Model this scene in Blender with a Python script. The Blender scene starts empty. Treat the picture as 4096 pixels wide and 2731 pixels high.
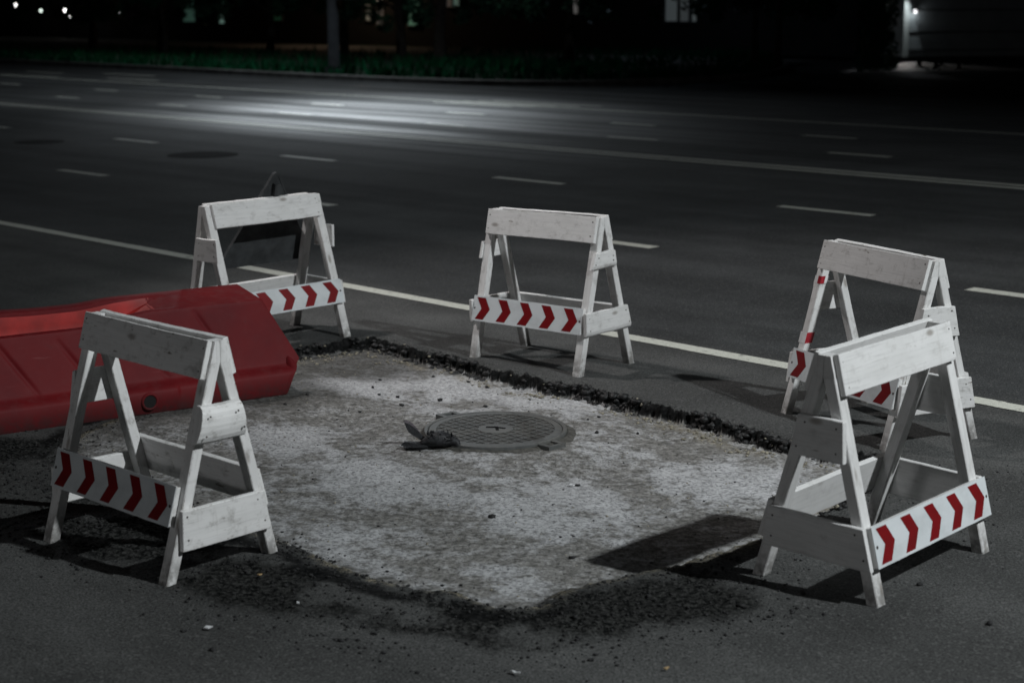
import bpy, bmesh, math, random
import numpy as np
from mathutils import Vector, Matrix

random.seed(7)
rng = np.random.default_rng(7)
SC = bpy.context.scene
COL = SC.collection

# ------------------------------------------------------------------ helpers
class MB:
    """collects faces of several shapes and links them as one mesh object"""
    def __init__(self):
        self.v, self.f, self.m, self.uv = [], [], [], []
    def add(self, verts, faces, mat=0, uvs=None):
        o = len(self.v)
        self.v += [tuple(p) for p in verts]
        for i, f in enumerate(faces):
            self.f.append([o + j for j in f])
            self.m.append(mat)
            self.uv.append(uvs[i] if uvs else [(verts[j][0], verts[j][1]) for j in f])
    def build(self, name, mats, parent=None, smooth=False):
        me = bpy.data.meshes.new(name)
        me.from_pydata(self.v, [], self.f)
        ul = me.uv_layers.new(name='UV')
        flat = [c for f in self.uv for p in f for c in p]
        ul.data.foreach_set('uv', flat)
        if not isinstance(mats, (list, tuple)):
            mats = [mats]
        for m in mats:
            me.materials.append(m)
        me.polygons.foreach_set('material_index', self.m)
        if smooth:
            me.polygons.foreach_set('use_smooth', [True] * len(self.f))
        me.update()
        o = bpy.data.objects.new(name, me)
        COL.objects.link(o)
        if parent is not None:
            o.parent = parent
        return o

def tag(o, label=None, cat=None, group=None, kind=None):
    if label: o['label'] = label
    if cat: o['category'] = cat
    if group: o['group'] = group
    if kind: o['kind'] = kind
    return o

def empty(name, loc, rot=(0, 0, 0)):
    o = bpy.data.objects.new(name, None)
    o.empty_display_size = 0.1
    COL.objects.link(o)
    o.location = loc
    o.rotation_euler = rot
    return o

def rect(v0, v1, w0, w1, c=0.002):
    return [(v0 + c, w0), (v1 - c, w0), (v1, w0 + c), (v1, w1 - c), (v1 - c, w1), (v0 + c, w1), (v0, w1 - c), (v0, w0 + c)]

def board(mb, sect, L0, L1, fr, seg=8, jit=0.0012, mat=0):
    """plank: section sect (v, w) swept along U from L0(v) to L1(v); small waviness and eased ends"""
    O, U, V, W = [Vector(a) for a in fr]
    if not callable(L0): a0 = L0; L0 = lambda v: a0
    if not callable(L1): a1 = L1; L1 = lambda v: a1
    n = len(sect)
    cv = sum(p[0] for p in sect) / n; cw = sum(p[1] for p in sect) / n
    ts = [(0, 1), (0, 0)] + [(i / seg, 0) for i in range(1, seg)] + [(1, 0), (1, 1)]
    uo = (random.uniform(0, 30), random.uniform(0, 30))
    per = [0]
    for i in range(n):
        a, b = sect[i], sect[(i + 1) % n]
        per.append(per[-1] + math.hypot(a[0] - b[0], a[1] - b[1]))
    verts, uvp = [], []
    nr = len(ts)
    ph = [random.uniform(0, 6.3) for _ in range(4)]
    for r, (t, end) in enumerate(ts):
        b1 = jit * (math.sin(5 * t + ph[0]) + .6 * random.uniform(-1, 1))
        b2 = jit * (math.sin(4 * t + ph[1]) + .6 * random.uniform(-1, 1))
        ring = []
        for i, (v, w) in enumerate(sect):
            l0, l1 = L0(v), L1(v)
            l = l0 + (l1 - l0) * t
            vv, ww = v, w
            e = 0.0018
            if end:
                vv = v - e * (1 if v > cv else -1) * .9
                ww = w - e * (1 if w > cw else -1) * .9
            elif r == 1: l += e
            elif r == nr - 2: l -= e
            vv += b1 * (1 if v > cv else .7) * (1 if not end else .8)
            ww += b2 * .5
            verts.append(O + U * l + V * vv + W * ww)
            uvp.append((l + uo[0], uo[1]))
    faces, uvs = [], []
    for r in range(nr - 1):
        for i in range(n):
            j = (i + 1) % n
            faces.append([r * n + i, r * n + j, (r + 1) * n + j, (r + 1) * n + i])
            ua, ub = uvp[r * n + i][0], uvp[(r + 1) * n + i][0]
            va, vb = per[i] + uo[1], per[i + 1] + uo[1]
            uvs.append([(ua, va), (ua, vb), (ub, vb), (ub, va)])
    faces.append(list(range(n))[::-1]); uvs.append([(sect[i][0] + 50 + uo[0], sect[i][1] + uo[1]) for i in range(n)][::-1])
    o = (nr - 1) * n
    faces.append([o + i for i in range(n)]); uvs.append([(sect[i][0] + 60 + uo[0], sect[i][1] + uo[1]) for i in range(n)])
    # consistent winding
    d = (U.cross(V)).dot(W)
    area = sum(sect[i][0] * sect[(i + 1) % n][1] - sect[(i + 1) % n][0] * sect[i][1] for i in range(n))
    if d * area < 0:
        faces = [f[::-1] for f in faces]; uvs = [u[::-1] for u in uvs]
    mb.add(verts, faces, mat, uvs)

def disc(mb, c, nrm, r, n=8, mat=0, h=0.0008):
    c = Vector(c); nrm = Vector(nrm).normalized()
    a = nrm.orthogonal().normalized(); b = nrm.cross(a)
    top = [c + nrm * h + (a * math.cos(2 * math.pi * i / n) + b * math.sin(2 * math.pi * i / n)) * r for i in range(n)]
    bot = [c - nrm * 0.002 + (a * math.cos(2 * math.pi * i / n) + b * math.sin(2 * math.pi * i / n)) * r for i in range(n)]
    mb.add(top + bot, [list(range(n))] + [[i, n + i, n + (i + 1) % n, (i + 1) % n] for i in range(n)], mat)

def box(mb, lo, hi, mat=0):
    x0, y0, z0 = lo; x1, y1, z1 = hi
    v = [(x0, y0, z0), (x1, y0, z0), (x1, y1, z0), (x0, y1, z0), (x0, y0, z1), (x1, y0, z1), (x1, y1, z1), (x0, y1, z1)]
    mb.add(v, [[0, 3, 2, 1], [4, 5, 6, 7], [0, 1, 5, 4], [1, 2, 6, 5], [2, 3, 7, 6], [3, 0, 4, 7]], mat)

def tube(mb, pts, rad, n=10, mat=0, caps=True):
    pts = [Vector(p) for p in pts]
    if not isinstance(rad, (list, tuple)): rad = [rad] * len(pts)
    rings = []
    for i, p in enumerate(pts):
        d = (pts[min(i + 1, len(pts) - 1)] - pts[max(i - 1, 0)]).normalized()
        ref = Vector((0, 0, 1)) if abs(d.z) < .9 else Vector((1, 0, 0))
        a = d.cross(ref).normalized(); b = d.cross(a)
        rings.append([p + (a * math.cos(2 * math.pi * k / n) + b * math.sin(2 * math.pi * k / n)) * rad[i] for k in range(n)])
    v = [q for r in rings for q in r]
    f = [[i * n + k, i * n + (k + 1) % n, (i + 1) * n + (k + 1) % n, (i + 1) * n + k] for i in range(len(pts) - 1) for k in range(n)]
    if caps:
        f.append(list(range(n))); f.append([(len(pts) - 1) * n + k for k in range(n)][::-1])
    mb.add(v, f, mat)

# ------------------------------------------------------------------ material helpers
class NT:
    def __init__(self, name):
        self.mat = bpy.data.materials.new(name); self.mat.use_nodes = True
        self.t = self.mat.node_tree
        self.b = self.t.nodes['Principled BSDF']
        self.out = self.t.nodes['Material Output']
    def n(self, typ, **kw):
        nd = self.t.nodes.new(typ)
        for k, v in kw.items():
            if k in nd.inputs.keys() and not hasattr(nd, k): nd.inputs[k].default_value = v
            else: setattr(nd, k, v)
        return nd
    def l(self, a, b): self.t.links.new(a, b)
    def set(self, nd, sock, val):
        if hasattr(val, 'is_output'): self.l(val, nd.inputs[sock])
        else: nd.inputs[sock].default_value = val
    def coord(self, kind='Object', scale=(1, 1, 1), rot=(0, 0, 0), loc=(0, 0, 0)):
        tc = self.n('ShaderNodeTexCoord'); mp = self.n('ShaderNodeMapping')
        mp.inputs['Scale'].default_value = scale; mp.inputs['Rotation'].default_value = rot; mp.inputs['Location'].default_value = loc
        self.l(tc.outputs[kind], mp.inputs['Vector']); return mp.outputs['Vector']
    def noise(self, vec, scale, detail=4, rough=.55, dist=0):
        nd = self.n('ShaderNodeTexNoise')
        nd.inputs['Scale'].default_value = scale; nd.inputs['Detail'].default_value = detail
        nd.inputs['Roughness'].default_value = rough; nd.inputs['Distortion'].default_value = dist
        if vec is not None: self.l(vec, nd.inputs['Vector'])
        return nd.outputs['Fac']
    def voro(self, vec, scale, feature='F1', out='Distance'):
        nd = self.n('ShaderNodeTexVoronoi'); nd.feature = feature
        nd.inputs['Scale'].default_value = scale; self.l(vec, nd.inputs['Vector'])
        return nd.outputs[out]
    def ramp(self, fac, lo, hi, a=0.0, b=1.0):
        nd = self.n('ShaderNodeMapRange'); nd.interpolation_type = 'SMOOTHSTEP'
        nd.inputs['From Min'].default_value = lo; nd.inputs['From Max'].default_value = hi
        nd.inputs['To Min'].default_value = a; nd.inputs['To Max'].default_value = b
        self.l(fac, nd.inputs['Value']); return nd.outputs['Result']
    def math(self, op, a, b=0.0, clamp=False):
        nd = self.n('ShaderNodeMath'); nd.operation = op; nd.use_clamp = clamp
        self.set(nd, 0, a); self.set(nd, 1, b); return nd.outputs[0]
    def mix(self, fac, a, b):
        nd = self.n('ShaderNodeMix'); nd.data_type = 'RGBA'
        self.set(nd, 0, fac); 
        for s, v in ((6, a), (7, b)):
            if hasattr(v, 'is_output'): self.l(v, nd.inputs[s])
            else: nd.inputs[s].default_value = (*v, 1) if len(v) == 3 else v
        return nd.outputs[2]
    def mul(self, col, fac):
        nd = self.n('ShaderNodeMix'); nd.data_type = 'RGBA'; nd.blend_type = 'MULTIPLY'; nd.inputs[0].default_value = 1
        self.l(col, nd.inputs[6]); self.l(fac, nd.inputs[7]); return nd.outputs[2]
    def attr(self, name):
        nd = self.n('ShaderNodeAttribute'); nd.attribute_name = name; return nd.outputs['Fac']
    def bump(self, h, strength=.3, dist=.002, prev=None):
        nd = self.n('ShaderNodeBump'); nd.inputs['Strength'].default_value = strength; nd.inputs['Distance'].default_value = dist
        self.l(h, nd.inputs['Height'])
        if prev is not None: self.l(prev, nd.inputs['Normal'])
        return nd.outputs['Normal']
    def fin(self, color=None, rough=None, normal=None, spec=None, metal=None):
        if color is not None:
            if hasattr(color, 'is_output'): self.l(color, self.b.inputs['Base Color'])
            else: self.b.inputs['Base Color'].default_value = (*color, 1)
        for nm, v in (('Roughness', rough), ('Specular IOR Level', spec), ('Metallic', metal)):
            if v is not None: self.set(self.b, nm, v)
        if normal is not None: self.l(normal, self.b.inputs['Normal'])
        return self.mat

def simple(name, col, rough=.7, var=.15, scale=20, metal=0.0, spec=.5, bump=.0):
    m = NT(name); v = m.coord('Object')
    n = m.noise(v, scale, 5)
    f = m.ramp(n, .3, .7, 1 - var, 1 + var)
    c = m.n('ShaderNodeRGB'); c.outputs[0].default_value = (*col, 1)
    nm = m.bump(n, bump, .003) if bump else None
    return m.fin(m.mul(c.outputs[0], f), rough, nm, spec, metal)

def emis(name, col, strength):
    m = NT(name)
    m.b.inputs['Base Color'].default_value = (*col, 1)
    m.b.inputs['Emission Color'].default_value = (*col, 1)
    m.b.inputs['Emission Strength'].default_value = strength
    return m.mat

def paint_wood(name, worn=.5, tone=.70):
    m = NT(name)
    g = m.coord('UV', (5, 150, 1)); g2 = m.coord('UV', (1.6, 28, 1)); w = m.coord('UV', (9, 42, 1)); lowc = m.coord('UV', (4, 7, 1))
    grain = m.noise(g, 1, 3, .6); rings = m.noise(g2, 1, 3, .55, 1.8)
    wv = m.n('ShaderNodeTexWave'); wv.wave_type = 'BANDS'; wv.bands_direction = 'Y'
    wv.inputs['Scale'].default_value = 24; wv.inputs['Distortion'].default_value = 7; wv.inputs['Detail'].default_value = 2; wv.inputs['Detail Scale'].default_value = .8
    m.l(m.coord('UV', (1.2, 1, 1)), wv.inputs['Vector'])
    chip = m.noise(w, 1, 5, .65); low = m.noise(lowc, 1, 4, .6)
    white = m.mix(m.ramp(low, .35, .75), (tone, tone * .995, tone * .985), (tone * .89, tone * .885, tone * .87))
    lines = m.ramp(grain, .30, .46, .84, 1.0)
    white = m.mul(white, lines)
    white = m.mul(white, m.ramp(rings, .3, .6, .93, 1.0))
    bare = m.mix(grain, (.11, .095, .075), (.24, .205, .165))
    thr = .70 - .09 * worn
    worn_f = m.math('MULTIPLY', m.ramp(chip, thr, thr + .05), m.ramp(low, .42, .56))
    col = m.mix(worn_f, white, bare)
    # nail stains and grey knots
    kn = m.voro(m.coord('UV', (4, 9, 1)), 1.0)
    col = m.mix(m.ramp(kn, .15, .04, 0, .65), col, (.16, .13, .10))
    # scuffs of grime
    gr = m.noise(m.coord('UV', (14, 18, 1)), 1, 6, .7)
    col = m.mix(m.ramp(gr, .50, .72, 0, min(.70, .12 + .5 * worn)), col, (.20, .185, .165))
    ob = m.coord('Object'); sz = m.n('ShaderNodeSeparateXYZ'); m.l(ob, sz.inputs[0])
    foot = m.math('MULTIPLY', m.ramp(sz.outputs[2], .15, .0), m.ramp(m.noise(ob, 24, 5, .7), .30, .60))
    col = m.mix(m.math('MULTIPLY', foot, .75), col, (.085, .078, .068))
    st = m.noise(m.coord('UV', (22, 2.5, 1)), 1, 4, .6)
    col = m.mix(m.ramp(st, .60, .78, 0, .12 + .22 * worn), col, (.30, .27, .23))
    bv = m.n('ShaderNodeBevel'); bv.samples = 4; bv.inputs['Radius'].default_value = .007
    ge = m.n('ShaderNodeNewGeometry'); dp = m.n('ShaderNodeVectorMath'); dp.operation = 'DOT_PRODUCT'
    m.l(bv.outputs['Normal'], dp.inputs[0]); m.l(ge.outputs['Normal'], dp.inputs[1])
    rim = m.ramp(dp.outputs['Value'], .995, .90)
    en = m.ramp(m.noise(m.coord('UV', (30, 30, 1)), 1, 5, .7), .62 - .12 * worn, .72 - .12 * worn)
    col = m.mix(m.math('MULTIPLY', m.math('MULTIPLY', rim, en), .85), col, bare)
    h = m.math('ADD', m.math('MULTIPLY', grain, .6), m.math('MULTIPLY', m.math('MULTIPLY', wv.outputs['Fac'], m.ramp(low, .45, .62)), .35))
    h = m.math('SUBTRACT', h, m.math('MULTIPLY', worn_f, .8))
    return m.fin(col, .62, m.bump(h, .22, .0012), .35)

M = {}
M['wood1'] = paint_wood('painted_wood_a', .5, .76)
M['wood2'] = paint_wood('painted_wood_b', .6, .76)
M['wood3'] = paint_wood('painted_wood_c', .8, .75)
M['wood4'] = paint_wood('painted_wood_d', .25, .73)
M['wood5'] = paint_wood('painted_wood_e', .9, .82)
M['nail'] = simple('rusty_nail', (.035, .028, .024), .6)
def sheet_mat():
    m = NT('white_reflective_sheet'); v = m.coord('UV', (6, 9, 1))
    n = m.noise(v, 1, 5, .6); s = m.noise(m.coord('UV', (10, 90, 1), (0, 0, .3)), 1, 3, .6)
    c = m.mix(m.ramp(n, .4, .8), (.68, .715, .73), (.52, .55, .56))
    c = m.mix(m.ramp(s, .70, .78, 0, .35), c, (.80, .82, .83))
    return m.fin(c, .32, None, .5)
M['sheet'] = sheet_mat()
def red_mat():
    m = NT('red_chevron_film'); n = m.noise(m.coord('UV', (8, 14, 1)), 1, 5, .6)
    s = m.noise(m.coord('UV', (12, 120, 1), (0, 0, .2)), 1, 3, .6)
    c = m.mix(m.ramp(n, .35, .75), (.20, .004, .007), (.15, .005, .007))
    c = m.mix(m.ramp(s, .73, .80, 0, .5), c, (.36, .12, .12))
    return m.fin(c, .38, None, .45)
M['red'] = red_mat()
M['tape_white'] = simple('white_tape', (.72, .72, .72), .3, .1, 40)
M['tape_red'] = simple('red_tape', (.32, .02, .03), .3, .2, 40)

# ------------------------------------------------------------------ geometry of the place (metres)
E_U = np.array([.7067, -.7075]); E_N = np.array([.7075, .7067])     # along and across the road
def road_pt(u, d, z=0.0): return (E_U[0] * u + E_N[0] * d, E_U[1] * u + E_N[1] * d, z)

PIT = [(.031, 5.271), (-.05, 5.275), (-.131, 5.334), (-.223, 5.441), (-.344, 5.464), (-.489, 5.576), (-.657, 5.717), (-.769, 5.863), (-.883, 5.99),
       (-1.05, 6.14), (-1.3, 6.38), (-1.62, 6.76), (-1.9, 7.05), (-2.1, 7.32), (-1.98, 7.75), (-1.75, 8.35), (-1.5, 9.0), (-1.26, 9.56),
       (-1.06, 9.74), (-.84, 9.86), (-.60, 9.55), (-.36, 9.32), (-.11, 8.98), (.12, 8.76), (.345, 8.60), (.554, 8.34), (.752, 8.13), (.97, 7.88),
       (1.11, 7.66), (1.26, 7.50), (1.44, 7.31), (1.62, 7.22), (1.72, 7.05), (1.62, 6.86), (1.44, 6.58), (1.24, 6.33), (1.0, 6.04), (.82, 5.87), (.63, 5.73), (.451, 5.625), (.338, 5.543), (.167, 5.436), (.119, 5.31)]
DIRT = [(-2.9, 7.5), (-2.55, 6.9), (-2.1, 6.3), (-1.551, 5.777), (-1.249, 5.53), (-.991, 5.284), (-.537, 5.12), (-.109, 4.93), (.082, 4.88), (.30, 4.98), (.451, 5.07), (.70, 5.143),
        (.85, 5.3), (.75, 5.6), (.605, 5.78), (0, 6.2), (-1.2, 6.9), (-1.9, 7.6)]
BAR_R = np.array([-1.166, 8.395]); BAR_E = np.array([-.842, -.539]); BAR_N = np.array([-.539, .842])
MH = (-.081, 7.709)

def sdf_poly(P, poly):
    poly = np.array(poly); n = len(poly)
    d = np.full(len(P), 1e9); inside = np.zeros(len(P), bool)
    for i in range(n):
        a, b = poly[i], poly[(i + 1) % n]
        e = b - a; w = P - a
        t = np.clip((w @ e) / (e @ e), 0, 1)
        q = w - t[:, None] * e
        d = np.minimum(d, (q * q).sum(1))
        c = ((a[1] <= P[:, 1]) & (b[1] > P[:, 1])) | ((b[1] <= P[:, 1]) & (a[1] > P[:, 1]))
        with np.errstate(divide='ignore', invalid='ignore'):
            xi = a[0] + (P[:, 1] - a[1]) / (e[1] if e[1] != 0 else 1e-12) * e[0]
        inside ^= c & (P[:, 0] < xi)
    d = np.sqrt(d)
    return np.where(inside, -d, d)

def vnoise(P, scale, seed=0, oct=4, gain=.5):
    out = np.zeros(len(P)); amp = 1; tot = 0
    for o in range(oct):
        r = np.random.default_rng(seed * 31 + o); T = r.random((257, 257))
        q = P * scale * 2 ** o + 1000.37 * (o + 1)
        i = np.floor(q).astype(int); f = q - i; f = f * f * (3 - 2 * f)
        ix, iy = i[:, 0] % 256, i[:, 1] % 256
        a = T[ix, iy] * (1 - f[:, 0]) + T[ix + 1, iy] * f[:, 0]
        b = T[ix, iy + 1] * (1 - f[:, 0]) + T[ix + 1, iy + 1] * f[:, 0]
        out += amp * (a * (1 - f[:, 1]) + b * f[:, 1]); tot += amp; amp *= gain
    return out / tot
def sstep(x, a, b):
    t = np.clip((x - a) / (b - a), 0, 1); return t * t * (3 - 2 * t)

def bar_dist(P):
    q = P - BAR_R; a = q @ BAR_E; n = q @ BAR_N
    dx = np.maximum(np.maximum(-.05 - a, a - 2.0), 0); dy = np.maximum(np.maximum(-n, n - .6), 0)
    return np.hypot(dx, dy)

def ground_fields(P):
    sd = sdf_poly(P, PIT)
    d = P @ E_N; u = P @ E_U
    far = sstep(d, 5.0, 5.35)                      # far broken edge is chunkier than the worn near rim
    rag = (vnoise(P, 7, 1, 4) - .5) * (.045 + .055 * far) + (vnoise(P, 40, 2, 3) - .5) * .05
    sdr = sd + rag
    wid = .035 + .045 * (1 - far)
    prof = sstep(-sdr, -.004, wid)
    bd = bar_dist(P)
    depth = .064 * sstep(bd, .05, .75)
    r = np.hypot(P[:, 0] - MH[0], P[:, 1] - MH[1])
    depth = depth - .030 * (1 - sstep(r, .42, .85)) * prof
    depth = depth * (.55 + .45 * sstep(d, 4.6, 5.1))
    z = -np.maximum(depth, 0.004) * prof
    # lumpy broken wall and rough floor
    wall = np.exp(-(sdr / .05) ** 2) * far
    z += wall * (vnoise(P, 28, 5, 3) - .55) * .05 * sstep(bd, .0, .3)
    z += prof * ((vnoise(P, 3, 6, 4) - .5) * .018 + (vnoise(P, 30, 7, 3) - .5) * .007)
    sdd = sdf_poly(P, DIRT)
    dirt = sstep(-sdd + (vnoise(P, 6, 8, 4) - .5) * .16, -.03, .09) * sstep(vnoise(P, 2.6, 9, 5, .6), .33, .55)
    dirt = np.maximum(dirt, sstep(-sdd, -.02, .03) * .35)
    dirt *= 1 - sstep(-sdr, -.02, .02) * (1 - .85 * (1 - sstep(bd, .1, .55)))
    # dirty grit lying in the pit near the barrier and in its far left corner
    corner = 1 - sstep(np.hypot(P[:, 0] + .95, P[:, 1] - 9.45), .35, .75)
    bdn = bd + (vnoise(P, 4, 12, 4) - .5) * .35
    inner = sstep(-sdr, 0, .05) * np.maximum(.8 * (1 - sstep(bdn, .05, .48)), .8 * corner)
    dirt = np.maximum(dirt, inner)
    rim = np.exp(-((sdr + .04) / .085) ** 2) * (1 - far) * sstep(vnoise(P, 9, 14, 5, .65), .36, .62)
    dirt = np.maximum(dirt, .8 * rim)
    z += dirt * (1 - prof) * ((vnoise(P, 35, 10, 3) - .45) * .016 + (vnoise(P, 75, 17, 2) - .45) * .010)
    gravel = .75 * np.exp(-((sdr + .125) / .045) ** 2) * far * sstep(vnoise(P, 6, 13, 4), .42, .64)
    gr_n = np.exp(-((sdr + .012) / .018) ** 2) * (1 - far) * sstep(vnoise(P, 7, 24, 4), .42, .58)
    gr_r = np.exp(-((sdr + .035) / .045) ** 2) * (1 - far) * sstep(P[:, 0], .40, .60) * sstep(vnoise(P, 12, 25, 3), .15, .45)
    gravel = np.maximum(gravel, np.maximum(.85 * gr_n, gr_r))
    dirt = np.where(sdr < 0, dirt * (1 - sstep(P[:, 0], .40, .60) * (1 - sstep(-sdr, .1, .2))), dirt)
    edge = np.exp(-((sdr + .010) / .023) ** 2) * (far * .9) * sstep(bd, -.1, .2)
    near = np.exp(-((sdr - .085 + (vnoise(P, 8, 18, 4) - .5) * .09) / .075) ** 2) * (1 - far) * (1 - sstep(P[:, 0], .05, .55)) * sstep(vnoise(P, 5, 19, 4), .22, .5)
    edge = np.maximum(edge, .62 * near * (sdr > -.01))  # near rim dirt darkened further to paint in the front left trestle's shadow
    chalk = np.zeros(len(P))
    for cx, cy, r_, a_ in ((-.80, 8.72, .30, 1.0), (-.30, 8.75, .38, .9), (.12, 8.42, .30, .8), (-.15, 8.25, .35, .4), (-1.05, 7.65, .35, .7), (-.62, 6.95, .42, .75), (-.55, 6.3, .35, .4), (.95, 6.95, .40, .8), (.25, 6.45, .50, .65), (.75, 7.5, .35, .35), (.1, 5.9, .35, .3)):
        chalk = np.maximum(chalk, a_ * np.exp(-((P[:, 0] - cx) ** 2 + (P[:, 1] - cy) ** 2) / r_ ** 2))
    nn = .5 * vnoise(np.column_stack([P @ E_U * .6, P @ E_N * 1.3]), 3.0, 15, 5, .6) + .5 * vnoise(P, 9, 16, 4, .6)
    chalk = sstep(chalk * .48 + nn * 1.0, .50, 1.0)
    return z, sdr, prof, dirt, gravel, edge, chalk

# ------------------------------------------------------------------ ground materials
def ground_mat(pit):
    m = NT('pit_concrete' if pit else 'asphalt')
    v = m.coord('Object')
    fine = m.noise(v, 130, 3, .7); agg = m.voro(v, 95); mid = m.noise(v, 14, 5, .6); low = m.noise(v, 1.3, 5, .55)
    cell = m.n('ShaderNodeTexVoronoi'); cell.inputs['Scale'].default_value = 110; m.l(v, cell.inputs['Vector'])
    sp = m.n('ShaderNodeSeparateColor'); m.l(cell.outputs['Color'], sp.inputs[0]); rnd = sp.outputs[0]
    # old shoulder asphalt against the smoother darker lanes; streaks and polished bands run along the road
    sx = m.n('ShaderNodeSeparateXYZ'); m.l(v, sx.inputs[0])
    dd = m.math('ADD', m.math('MULTIPLY', sx.outputs[0], .7075), m.math('MULTIPLY', sx.outputs[1], .7067))
    uu = m.math('SUBTRACT', m.math('MULTIPLY', sx.outputs[0], .7067), m.math('MULTIPLY', sx.outputs[1], .7075))
    def stretched(su, sd_, off):
        cb = m.n('ShaderNodeCombineXYZ')
        m.l(m.math('MULTIPLY', uu, su), cb.inputs[0]); m.l(m.math('MULTIPLY', dd, sd_), cb.inputs[1]); cb.inputs[2].default_value = off
        return cb.outputs[0]
    streak = m.noise(stretched(.12, 1.9, 0), 1.0, 4, .55)
    st2 = m.noise(stretched(.045, 1.5, 7.3), 1.0, 4, .6)
    lane = m.ramp(dd, 7.35, 7.75)
    track = m.math('MULTIPLY', m.ramp(st2, .44, .58), m.ramp(dd, 14.5, 17.5, .12, 1.0))
    track = m.math('MULTIPLY', track, lane)
    base = m.mix(lane, (.070, .0715, .070), (.047, .050, .051))
    base = m.mul(base, m.ramp(low, .3, .7, .84, 1.14))
    base = m.mul(base, m.ramp(m.noise(v, .45, 4, .6), .35, .65, .84, 1.14))
    base = m.mul(base, m.ramp(streak, .3, .7, .80, 1.18))
    spk = m.ramp(fine, .35, .66, .48, 1.55)
    base = m.mul(base, spk)
    base = m.mix(m.math('MULTIPLY', m.ramp(rnd, .87, .98), .42), base, (.15, .15, .146))
    base = m.mix(m.math('MULTIPLY', m.ramp(rnd, .16, .04), .5), base, (.018, .018, .018))
    dirt = m.attr('dirt'); grav = m.attr('gravel'); edge = m.attr('edge')
    cl = m.noise(v, 48, 4, .7)
    dcol = m.mix(m.ramp(cl, .38, .68), (.0055, .006, .006), (.030, .030, .028))
    if not pit:
        dm = m.math('MULTIPLY', dirt, m.ramp(cl, .40, .66, 1.0, .6), True)
        col = m.mix(dm, base, dcol)
    else:
        c1 = m.noise(v, 2.0, 6, .62); c2 = m.noise(v, 6.5, 6, .68, .4); c3 = m.noise(v, 60, 4, .7); c4 = m.noise(v, 22, 6, .72)
        sand = m.mix(m.ramp(c4, .3, .7), (.128, .125, .117), (.29, .285, .272))
        dust = m.mix(m.ramp(c3, .3, .7), (.33, .333, .337), (.475, .482, .49))
        f = m.math('ADD', m.math('MULTIPLY', c1, .38), m.math('ADD', m.math('MULTIPLY', c2, .38), m.math('MULTIPLY', c4, .58)))
        chalk = m.attr('chalk')
        f = m.math('ADD', f, m.math('MULTIPLY', m.math('SUBTRACT', chalk, .30), .34))
        col = m.mix(m.ramp(f, .54, .74), sand, dust)
        c6 = m.noise(v, 11, 6, .75, .6)
        col = m.mix(m.math('MULTIPLY', m.ramp(chalk, .25, .95), m.math('MULTIPLY', m.ramp(c6, .36, .60), m.ramp(c4, .28, .52, .35, 1.0))), col, (.50, .505, .515))
        c5 = m.noise(v, 52, 5, .78)
        col = m.mul(col, m.ramp(c5, .38, .57, .52, 1.12))
        pits = m.ramp(c3, .55, .70, 1.0, .45)
        col = m.mul(col, m.math('MAXIMUM', pits, m.ramp(c1, .52, .62, 0, .9)))
        col = m.mix(m.math('MULTIPLY', m.ramp(rnd, .93, .99), .6), col, (.035, .035, .035))
        col = m.mix(m.math('MULTIPLY', dirt, .9), col, m.mix(m.ramp(cl, .35, .7), (.03, .03, .029), (.095, .092, .085)))
    grav = m.math('MULTIPLY', grav, .8)
    col = m.mix(m.math('MULTIPLY', grav, m.ramp(cl, .40, .55)), col, m.mix(rnd, (.10, .085, .05), (.36, .32, .24)))
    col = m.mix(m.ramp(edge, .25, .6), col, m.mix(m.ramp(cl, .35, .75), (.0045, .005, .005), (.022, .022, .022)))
    rough = m.math('SUBTRACT', .88, m.math('MULTIPLY', track, .26))
    dk = m.math('SUBTRACT', 1.0, m.math('MAXIMUM', dirt, edge), True)
    spec = m.math('MULTIPLY', dk, m.math('ADD', .16, m.math('MULTIPLY', track, .24)))
    n1 = m.bump(m.math('ADD', fine, m.math('MULTIPLY', agg, .8)), .45 if not pit else .32, .0035)
    n2 = m.bump(mid, .25, .008, n1)
    return m.fin(col, rough, n2, spec)

M['asphalt'] = ground_mat(False)
M['pit'] = ground_mat(True)

# ------------------------------------------------------------------ road and excavation
X0, X1, Y0, Y1, ST = -3.45, 3.05, 4.05, 10.7, .0125
nx, ny = int(round((X1 - X0) / ST)) + 1, int(round((Y1 - Y0) / ST)) + 1
gx, gy = np.meshgrid(np.linspace(X0, X1, nx), np.linspace(Y0, Y1, ny))
GP = np.stack([gx.ravel(), gy.ravel()], 1)
Gz, Gsd, Gpr, Gdirt, Ggrav, Gedge, Gchalk = ground_fields(GP)
bf = np.minimum(np.minimum(GP[:, 0] - X0, X1 - GP[:, 0]), np.minimum(GP[:, 1] - Y0, Y1 - GP[:, 1]))
Gz *= sstep(bf, 0, .2)
def ground_z(x, y):
    i = int(np.clip(round((x - X0) / ST), 0, nx - 1)); j = int(np.clip(round((y - Y0) / ST), 0, ny - 1))
    if x < X0 or x > X1 or y < Y0 or y > Y1: return 0.0
    return float(Gz[j * nx + i])
idx = np.arange(nx * ny).reshape(ny, nx)
quads = np.stack([idx[:-1, :-1], idx[:-1, 1:], idx[1:, 1:], idx[1:, :-1]], -1).reshape(-1, 4)
qpit = (Gsd[quads].mean(1) < -.02)

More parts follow.
